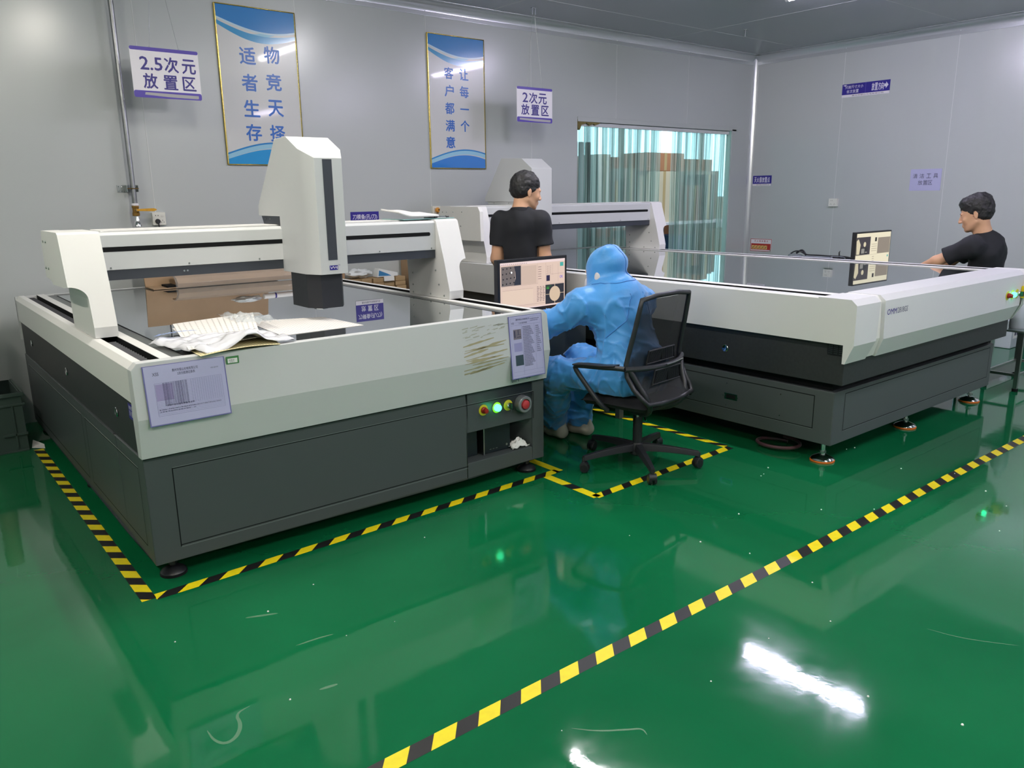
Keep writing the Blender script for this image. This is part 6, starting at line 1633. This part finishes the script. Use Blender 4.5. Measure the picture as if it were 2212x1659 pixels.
# ---------------------------------------------------------------- person in the blue coverall
def person_blue():
    hc = np.array([2.372, -.055, 1.038]); Mh = frame((-.30, .95), R(14))
    t = thing('person', (2.40, -.15, 0), 'person in a light blue hooded coverall seated at the computer between the machines', 'person')
    # body (hidden by the suit except face edge and hands)
    shL, shR = np.array([2.205, -.070, .880]), np.array([2.575, -.120, .870])
    elL, elR = np.array([2.085, .130, .745]), np.array([2.735, .120, .700])
    wrL, wrR = np.array([2.345, .345, .765]), np.array([2.600, .390, .765])
    hipL, hipR = np.array([2.315, -.255, .500]), np.array([2.480, -.265, .500])
    knL, knR = np.array([2.190, .130, .485]), np.array([2.470, .215, .500])
    anL, anR = np.array([2.430, .400, .110]), np.array([2.590, .350, .105])
    nk = np.array([2.385, -.115, .925]); pel = np.array([2.398, -.270, .50]); ch_ = np.array([2.388, -.150, .80]); wa = np.array([2.395, -.225, .62])
    S = Field((1.98, -.50, .02), (2.86, .62, 1.20), .0065)
    head_into(S, hc, Mh, nk)
    S.cap(nk, ch_, .06, .09, .05); S.cap(ch_, wa, .115, .105, .05, (0, 1, .3), .75); S.cap(wa, pel, .11, .125, .05)
    for a, b_, c_ in ((shL, elL, wrL), (shR, elR, wrR)):
        S.cap(ch_+np.array([0, 0, .06]), a, .06, .052, .04); S.cap(a, b_, .046, .036, .02); S.cap(b_, c_, .036, .024, .02)
    for a, b_, c_ in ((hipL, knL, anL), (hipR, knR, anR)):
        S.cap(a, b_, .080, .052, .04); S.cap(b_, c_, .050, .032, .02); S.cap(c_, c_+np.array([0, .07, -.05]), .032, .026, .02)
    hand_into(S, wrL, (.55, .80, -.10), (0, 0, -1), 1, .30)
    hand_into(S, wrR, (-.35, .92, -.10), (0, 0, -1), -1, .30)
    S.build('body', M_SKIN, t, 1)
    eyes(hc, Mh, t)
    # coverall with hood
    S = Field((1.93, -.56, .06), (2.92, .50, 1.24), .0065)
    def Wh(x, y, z): return hc+Mh@np.array([x, y, z])
    S.ell(Wh(0, -.022, .032), (.092, .112, .100), .03, Mh)
    S.ell(Wh(0, .010, -.040), (.084, .094, .090), .04, Mh)
    S.cap(Wh(0, -.03, -.07), nk+np.array([0, .0, -.01]), .074, .090, .04)
    S.cap(nk, ch_, .078, .125, .05)
    for q in (shL, shR): S.cap(nk+np.array([0, 0, -.02]), q, .085, .078, .08)
    S.cap(Wh(-.040, -.060, .098), Wh(.040, -.060, .098), .034, .034, .03); S.cap(Wh(-.045, -.085, .04), Wh(.045, -.085, .04), .036, .036, .03)
    S.cap(ch_+np.array([0, 0, .05]), wa, .170, .150, .06, (.1, 1, .35), .72)
    S.cap(wa, pel+np.array([0, 0, .05]), .148, .170, .06, (.0, 1, .2), .85)
    for a, b_, c_, r_ in ((shL, elL, wrL, 1), (shR, elR, wrR, 1)):
        S.cap(ch_+np.array([0, 0, .07]), a, .085, .074, .06)
        S.cap(a, b_, .074, .064, .04); S.cap(b_, b_+(c_-b_)*.5, .064, .052, .03); S.cap(b_+(c_-b_)*.45, c_+(c_-b_)*.02, .052, .037, .03)
    for a, b_, c_ in ((hipL, knL, anL), (hipR, knR, anR)):
        S.cap(pel+np.array([0, 0, .02]), a, .12, .118, .06); S.cap(a, b_, .112, .084, .05); S.cap(b_, c_, .084, .072, .04); S.cap(c_+np.array([0, 0, .05]), c_, .070, .060, .03)
    # gathered waist, folds
    n1 = S.noise(.012, 13, 1); n2 = S.noise(.006, 30, 2, (1, 1, .6)); n3 = 1-np.abs(S.noise(1.0, 17, 7, (1, 1, .45)))*2.2
    damp = np.clip((1.02-S.ax[2])/.12, .22, 1).astype(np.float32)[None, None, :]
    n4 = 1-np.abs(S.noise(1.0, 9, 12, (1, 1, 1.6)))*3
    n5 = 1-np.abs(S.noise(1.0, 24, 31, (1, 1, .8)))*4
    fold = lambda sc, sd, st, w: np.exp(-(S.noise(1.0, sc, sd, st)/w)**2)
    low = np.clip((.72-S.ax[2])/.12, .0, 1).astype(np.float32)[None, None, :]
    S.F += damp*(n1*.28+n2*.35-fold(7, 41, (1, 1, .75), .10)*.0095-fold(11, 42, (1.2, 1.2, .5), .10)*.0070-fold(15, 43, (.7, .7, 1.5), .12)*.0055)+low*(n1*.5+n2*.7)
    # hood opening
    S.ell(Wh(0, .135, -.005), (.066, .075, .092), .01, Mh, 's')
    # open cuffs: cut the ends
    S.plane(wrL+np.array([.008, .006, 0]), (.7, .6, 0), lo=(2.25, .27, .68), hi=(2.48, .5, .86)); S.plane(wrR+np.array([-.004, .008, 0]), (-.4, .9, 0), lo=(2.5, .3, .68), hi=(2.75, .5, .86))
    # cut the wrapping below the seat cushion top so that it rests on it
    X = S.pts(S.sl(S.lo, S.lo+S.n*S.res))
    zone = (X[..., 1] < .02) & (X[..., 0] > 2.16) & (X[..., 0] < 2.72)
    S.F = np.where(zone, np.maximum(S.F, .428-X[..., 2]), S.F)
    zone2 = (X[..., 0] < 2.0+.0)
    S.F = np.where(zone2, np.maximum(S.F, 2.004-X[..., 0]), S.F)
    bk_ = X[..., 1]-(-.545-.10*(X[..., 2]-.9)+.0)
    # keep in front of the backrest
    yb = np.interp(X[..., 2][0, 0, :], [.42, .455, .50, .56, .62, .70, .80, .90, .96], [-.49, -.475, -.445, -.41, -.40, -.415, -.44, -.46, -.465]).astype(np.float32)
    S.F = np.maximum(S.F, (yb[None, None, :]+.012-X[..., 1]))
    del X
    suit = S.build('hooded_coverall', M_SUIT, t, 1)
    from mathutils.bvhtree import BVHTree
    bv = BVHTree.FromPolygons([tuple(v.co+suit.matrix_world.translation*0+org(suit)) for v in suit.data.vertices], [tuple(p.vertices) for p in suit.data.polygons])
    def seam(pts, n=24, r=.0022):
        out = []
        pts = [Vector(p) for p in pts]
        for i in range(n+1):
            q = i/n*(len(pts)-1); k_ = min(int(q), len(pts)-2); p = pts[k_].lerp(pts[k_+1], q-k_)
            h = bv.find_nearest(p)
            if h[0] is not None: out.append(h[0]+h[1]*.0006)
        B().tube(out, r, n=5).build('seam', mat('suit_seam', rgb(44, 112, 190), .5), suit, smooth=80)
    seam([nk+np.array([-.02, -.10, .0]), ch_+np.array([-.08, -.16, .03]), ch_+np.array([-.16, -.06, -.08])])
    seam([nk+np.array([.05, -.10, .0]), ch_+np.array([.11, -.14, .03]), ch_+np.array([.17, -.02, -.08])])
    seam([Wh(0, .09, .115), Wh(0, 0, .16), Wh(0, -.10, .10), Wh(0, -.15, .0), Wh(0, -.12, -.09)])
    seam([Wh(-.10, .02, -.10), Wh(-.07, -.08, -.10), Wh(0, -.13, -.10), Wh(.07, -.08, -.10), Wh(.10, .02, -.10)])
    # seams: back yoke, hood
    # mask
    S = Field(hc-.17, hc+.19, .004)
    S.ell(Wh(0, .055, -.048), (.066, .068, .064), .01, Mh)
    S.ell(Wh(0, .0, -.045), (.062, .060, .060), .004, Mh, 's'); S.plane(Wh(0, 0, -.008), Mh@np.array([0, 0, 1.]))
    S.build('face_mask', mat('mask_white', rgb(205, 200, 205), .8), t, 1)
    # pale patch where the hood gapes at the cheek
    c_ = Wh(-.090, .0, -.032)
    S = Field(c_-.07, c_+.07, .0035)
    S.ell(Wh(-.090, -.004, -.026), (.014, .019, .036), .006, Mh); S.ell(Wh(-.091, .016, -.050), (.012, .022, .018), .012, Mh)
    S.build('mask_edge', mat('mask_white', rgb(205, 200, 205), .8), t, 1)
    for nm, a, d in (('shoe', (2.440, .400), (.15, 1)), ('shoe', (2.595, .345), (0, 1))):
        sh = shoe((a[0], a[1], 0), d, t, mat('shoe_pale', rgb(176, 172, 160), .6), 0)
    for c_ in (anL, anR):
        B().cyl((c_[0], c_[1]+.005, .085), (c_[0], c_[1]-.01, .17), .036, .045, n=20).build('sock', M_BLACKM, t)
    return t
person_blue()

# ---------------------------------------------------------------- standing man
def person_standing():
    f = np.array([.766, .643]); r = np.array([.643, -.766])
    base = np.array([2.722, 1.055])
    t = thing('person', (base[0], base[1], 0), 'standing man with short black hair in a black polo shirt, his back to us', 'person')
    def P(a, b_, z): return np.array([base[0]+r[0]*a+f[0]*b_, base[1]+r[1]*a+f[1]*b_, z])
    hc = P(.035, -.005, 1.462); Mh = frame((.965, -.26), R(10), R(-2))
    nk = P(.0, -.045, 1.335)
    sL, sR = P(-.133, -.03, 1.285), P(.137, -.03, 1.280)
    eL, eR = P(-.163, -.040, 1.035), P(.163, -.030, 1.040)
    wL, wR = P(-.130, .115, .840), P(.105, .150, .850)
    hL, hR = P(-.085, 0, .82), P(.085, 0, .82); kL, kR = P(-.095, .0, .45), P(.10, .02, .45); aL, aR = P(-.105, -.02, .09), P(.11, 0, .09)
    S = Field((2.35, .68, 0.02), (3.12, 1.42, 1.64), .0062)
    head_into(S, hc, Mh, nk, sc=.95)
    flat = (f[0], f[1], 0)
    S.cap(nk, P(0, -.03, 1.26), .054, .075, .03)
    S.cap(P(0, -.02, 1.22), P(0, -.01, 1.0), .115, .108, .04, flat, .66); S.cap(P(0, 0, 1.0), P(0, 0, .85), .108, .115, .04, flat, .72)
    for a, b_, c_, sd, dr in ((sL, eL, wL, -1, (.25, .75, -.45)), (sR, eR, wR, 1, (-.35, .8, -.35))):
        S.cap(P(0, -.03, 1.275), a, .055, .050, .03); S.cap(a, b_, .047, .039, .02); S.cap(b_, c_, .040, .026, .02)
        d3 = r*dr[0]+f*dr[1]; inn = r*(-sd)
        hand_into(S, c_, (d3[0], d3[1], dr[2]), (inn[0], inn[1], -.2), sd, .35)
    for a, b_, c_ in ((hL, kL, aL), (hR, kR, aR)):
        S.cap(a, b_, .080, .052, .03); S.cap(b_, c_, .050, .034, .02); S.cap(c_, (c_[0]+f[0]*.08, c_[1]+f[1]*.08, .05), .034, .028, .02)
    S.build('body', M_SKIN, t, 1)
    hair_obj(hc, Mh, t, 0, sc=.95); eyes(hc, Mh, t, .95)
    S = Field((2.33, .62, .78), (3.12, 1.42, 1.43), .0062)
    S.cap(nk+np.array([0, 0, -.02]), P(0, -.03, 1.27), .070, .080, .04)
    S.cap(P(0, -.025, 1.225), P(0, -.012, 1.02), .140, .128, .05, flat, .70); S.cap(P(0, -.01, 1.04), P(0, 0, .80), .128, .138, .05, flat, .74)
    for a, b_ in ((sL, eL), (sR, eR)):
        S.cap(P(0, -.03, 1.262), a+np.array([0, 0, -.012]), .070, .060, .05)
        e = a+(b_-a)*.66; S.cap(a, e, .058, .060, .04); S.cap(e, b_, .060, .060, .01)
    S.F += S.noise(.009, 12, 5)+S.noise(.004, 26, 6, (1, 1, .6))
    X = S.pts(S.sl(S.lo, S.lo+S.n*S.res))
    lat = (X[..., 0]-base[0])*r[0]+(X[..., 1]-base[1])*r[1]
    # sleeve hems: cut arms off below the cuff
    for (a, b_, sg) in ((sL, eL, -1), (sR, eR, 1)):
        c_ = a+(b_-a)*.66; d = (b_-a)/np.linalg.norm(b_-a)
        dd = (X-c_.astype(np.float32))@d.astype(np.float32)
        z_ = (lat*sg > .112)
        S.F = np.where(z_, np.maximum(S.F, dd), S.F)
    S.F = np.maximum(S.F, .81-X[..., 2]); del X
    S.build('polo_shirt', M_SHIRT, t, 1)
    # collar
    b = B(); n = 26; vs = []
    for j, (rr, z) in enumerate(((.071, 1.305), (.068, 1.352), (.063, 1.362), (.058, 1.350))):
        for i in range(n):
            a = 2*math.pi*i/n; c = P(0, -.040, z); vs.append((c[0]+rr*math.cos(a), c[1]+rr*math.sin(a), z+.010*(-(math.cos(a)*f[0]+math.sin(a)*f[1]))))
    b.add(vs, [(j*n+i, j*n+(i+1) % n, (j+1)*n+(i+1) % n, (j+1)*n+i) for j in range(3) for i in range(n)]); b.build('collar', M_SHIRT, t, smooth=60)
    S = Field((2.35, .68, .05), (3.12, 1.42, .90), .008)
    S.cap(P(0, 0, .84), P(0, 0, .78), .142, .140, .04, flat, .72)
    for a, b_, c_ in ((hL, kL, aL), (hR, kR, aR)): S.cap(a, b_, .095, .072, .04); S.cap(b_, c_, .072, .062, .03)
    S.F += S.noise(.008, 12, 8); S.build('trousers', M_TROUS, t, 1)
    for a in (aL, aR): shoe((a[0], a[1], 0), f, t, M_BLACK, 0)
    return t
person_standing()

# ---------------------------------------------------------------- man seated behind the right machine
def person_right():
    t = thing('person', (5.78, -.62, 0), 'man with thick black hair in a black shirt, seated behind the right machine', 'person')
    hc = np.array([5.670, -.600, 1.262]); Mh = frame((-.22, .975), R(15))
    nk = np.array([5.705, -.650, 1.130])
    sL, sR = np.array([5.565, -.640, 1.045]), np.array([5.885, -.600, 1.055])
    eL, eR = np.array([5.525, -.420, .925]), np.array([5.965, -.350, .900])
    wL, wR = np.array([5.610, -.175, .800]), np.array([5.850, -.130, .800])
    pel = np.array([5.800, -.610, .570]); ch_ = np.array([5.735, -.680, .95]); wa = np.array([5.785, -.660, .74])
    hL, hR = np.array([5.71, -.64, .56]), np.array([5.89, -.63, .56]); kL, kR = np.array([5.68, -.22, .55]), np.array([5.93, -.20, .55]); aL, aR = np.array([5.68, -.20, .10]), np.array([5.93, -.18, .10])
    S = Field((5.38, -.92, .02), (6.12, .16, 1.44), .0062)
    head_into(S, hc, Mh, nk)
    fl = (-.1, 1, .2)
    S.cap(nk, ch_+np.array([0, 0, .07]), .056, .075, .03); S.cap(ch_, wa, .120, .112, .05, fl, .72); S.cap(wa, pel, .115, .13, .05)
    for a, b_, c_, sd in ((sL, eL, wL, -1), (sR, eR, wR, 1)):
        S.cap(ch_+np.array([0, .01, .07]), a, .055, .050, .03); S.cap(a, b_, .048, .040, .02); S.cap(b_, c_, .041, .027, .02)
        hand_into(S, c_, (.18 if sd < 0 else -.25, .9, -.2), (0, 0, -1), 1 if sd < 0 else -1, .30)
    for a, b_, c_ in ((hL, kL, aL), (hR, kR, aR)): S.cap(a, b_, .080, .052, .04); S.cap(b_, c_, .050, .034, .02); S.cap(c_, c_+np.array([0, .08, -.05]), .034, .028, .02)
    S.build('body', M_SKIN, t, 1)
    hair_obj(hc, Mh, t, 1); eyes(hc, Mh, t)
    S = Field((5.36, -.98, .56), (6.14, -.15, 1.24), .0062)
    S.cap(nk+np.array([.0, -.005, -.035]), ch_+np.array([0, 0, .07]), .068, .085, .04)
    S.cap(ch_+np.array([0, -.01, .035]), wa, .150, .138, .06, fl, .78); S.cap(wa, pel+np.array([0, 0, .06]), .138, .15, .05, fl, .85)
    for a, b_ in ((sL, eL), (sR, eR)):
        S.cap(ch_+np.array([0, .01, .06]), a+np.array([0, 0, -.006]), .080, .070, .05)
        e = a+(b_-a)*.72; S.cap(a, e, .069, .067, .04); S.cap(e, b_, .066, .066, .01)
    S.F += S.noise(.009, 12, 15)+S.noise(.004, 28, 16)
    X = S.pts(S.sl(S.lo, S.lo+S.n*S.res))
    for a, b_ in ((sL, eL), (sR, eR)):
        c_ = a+(b_-a)*.72; d = ((b_-a)/np.linalg.norm(b_-a)).astype(np.float32)
        rel = X-c_.astype(np.float32); dd = rel@d; rad = np.linalg.norm(rel-dd[..., None]*d, axis=-1)
        S.F = np.where((dd > 0) & (rad < .16), np.maximum(S.F, dd), S.F)
    S.F = np.maximum(S.F, .60-X[..., 2]); del X
    S.build('black_shirt', M_SHIRT, t, 1)
    S = Field((5.55, -.90, .04), (6.10, .0, .72), .008)
    S.cap(pel+np.array([0, 0, .04]), pel, .145, .135, .04)
    for a, b_, c_ in ((hL, kL, aL), (hR, kR, aR)): S.cap(a, b_, .094, .072, .04); S.cap(b_, c_, .072, .060, .03)
    X = S.pts(S.sl(S.lo, S.lo+S.n*S.res)); S.F = np.where((X[..., 1] < -.44), np.maximum(S.F, .488-X[..., 2]), S.F); del X
    S.build('trousers', M_TROUS, t, 1)
    for a in (aL, aR): shoe((a[0], a[1], 0), (0, 1), t, M_BLACK, 0)
    return t
person_right()
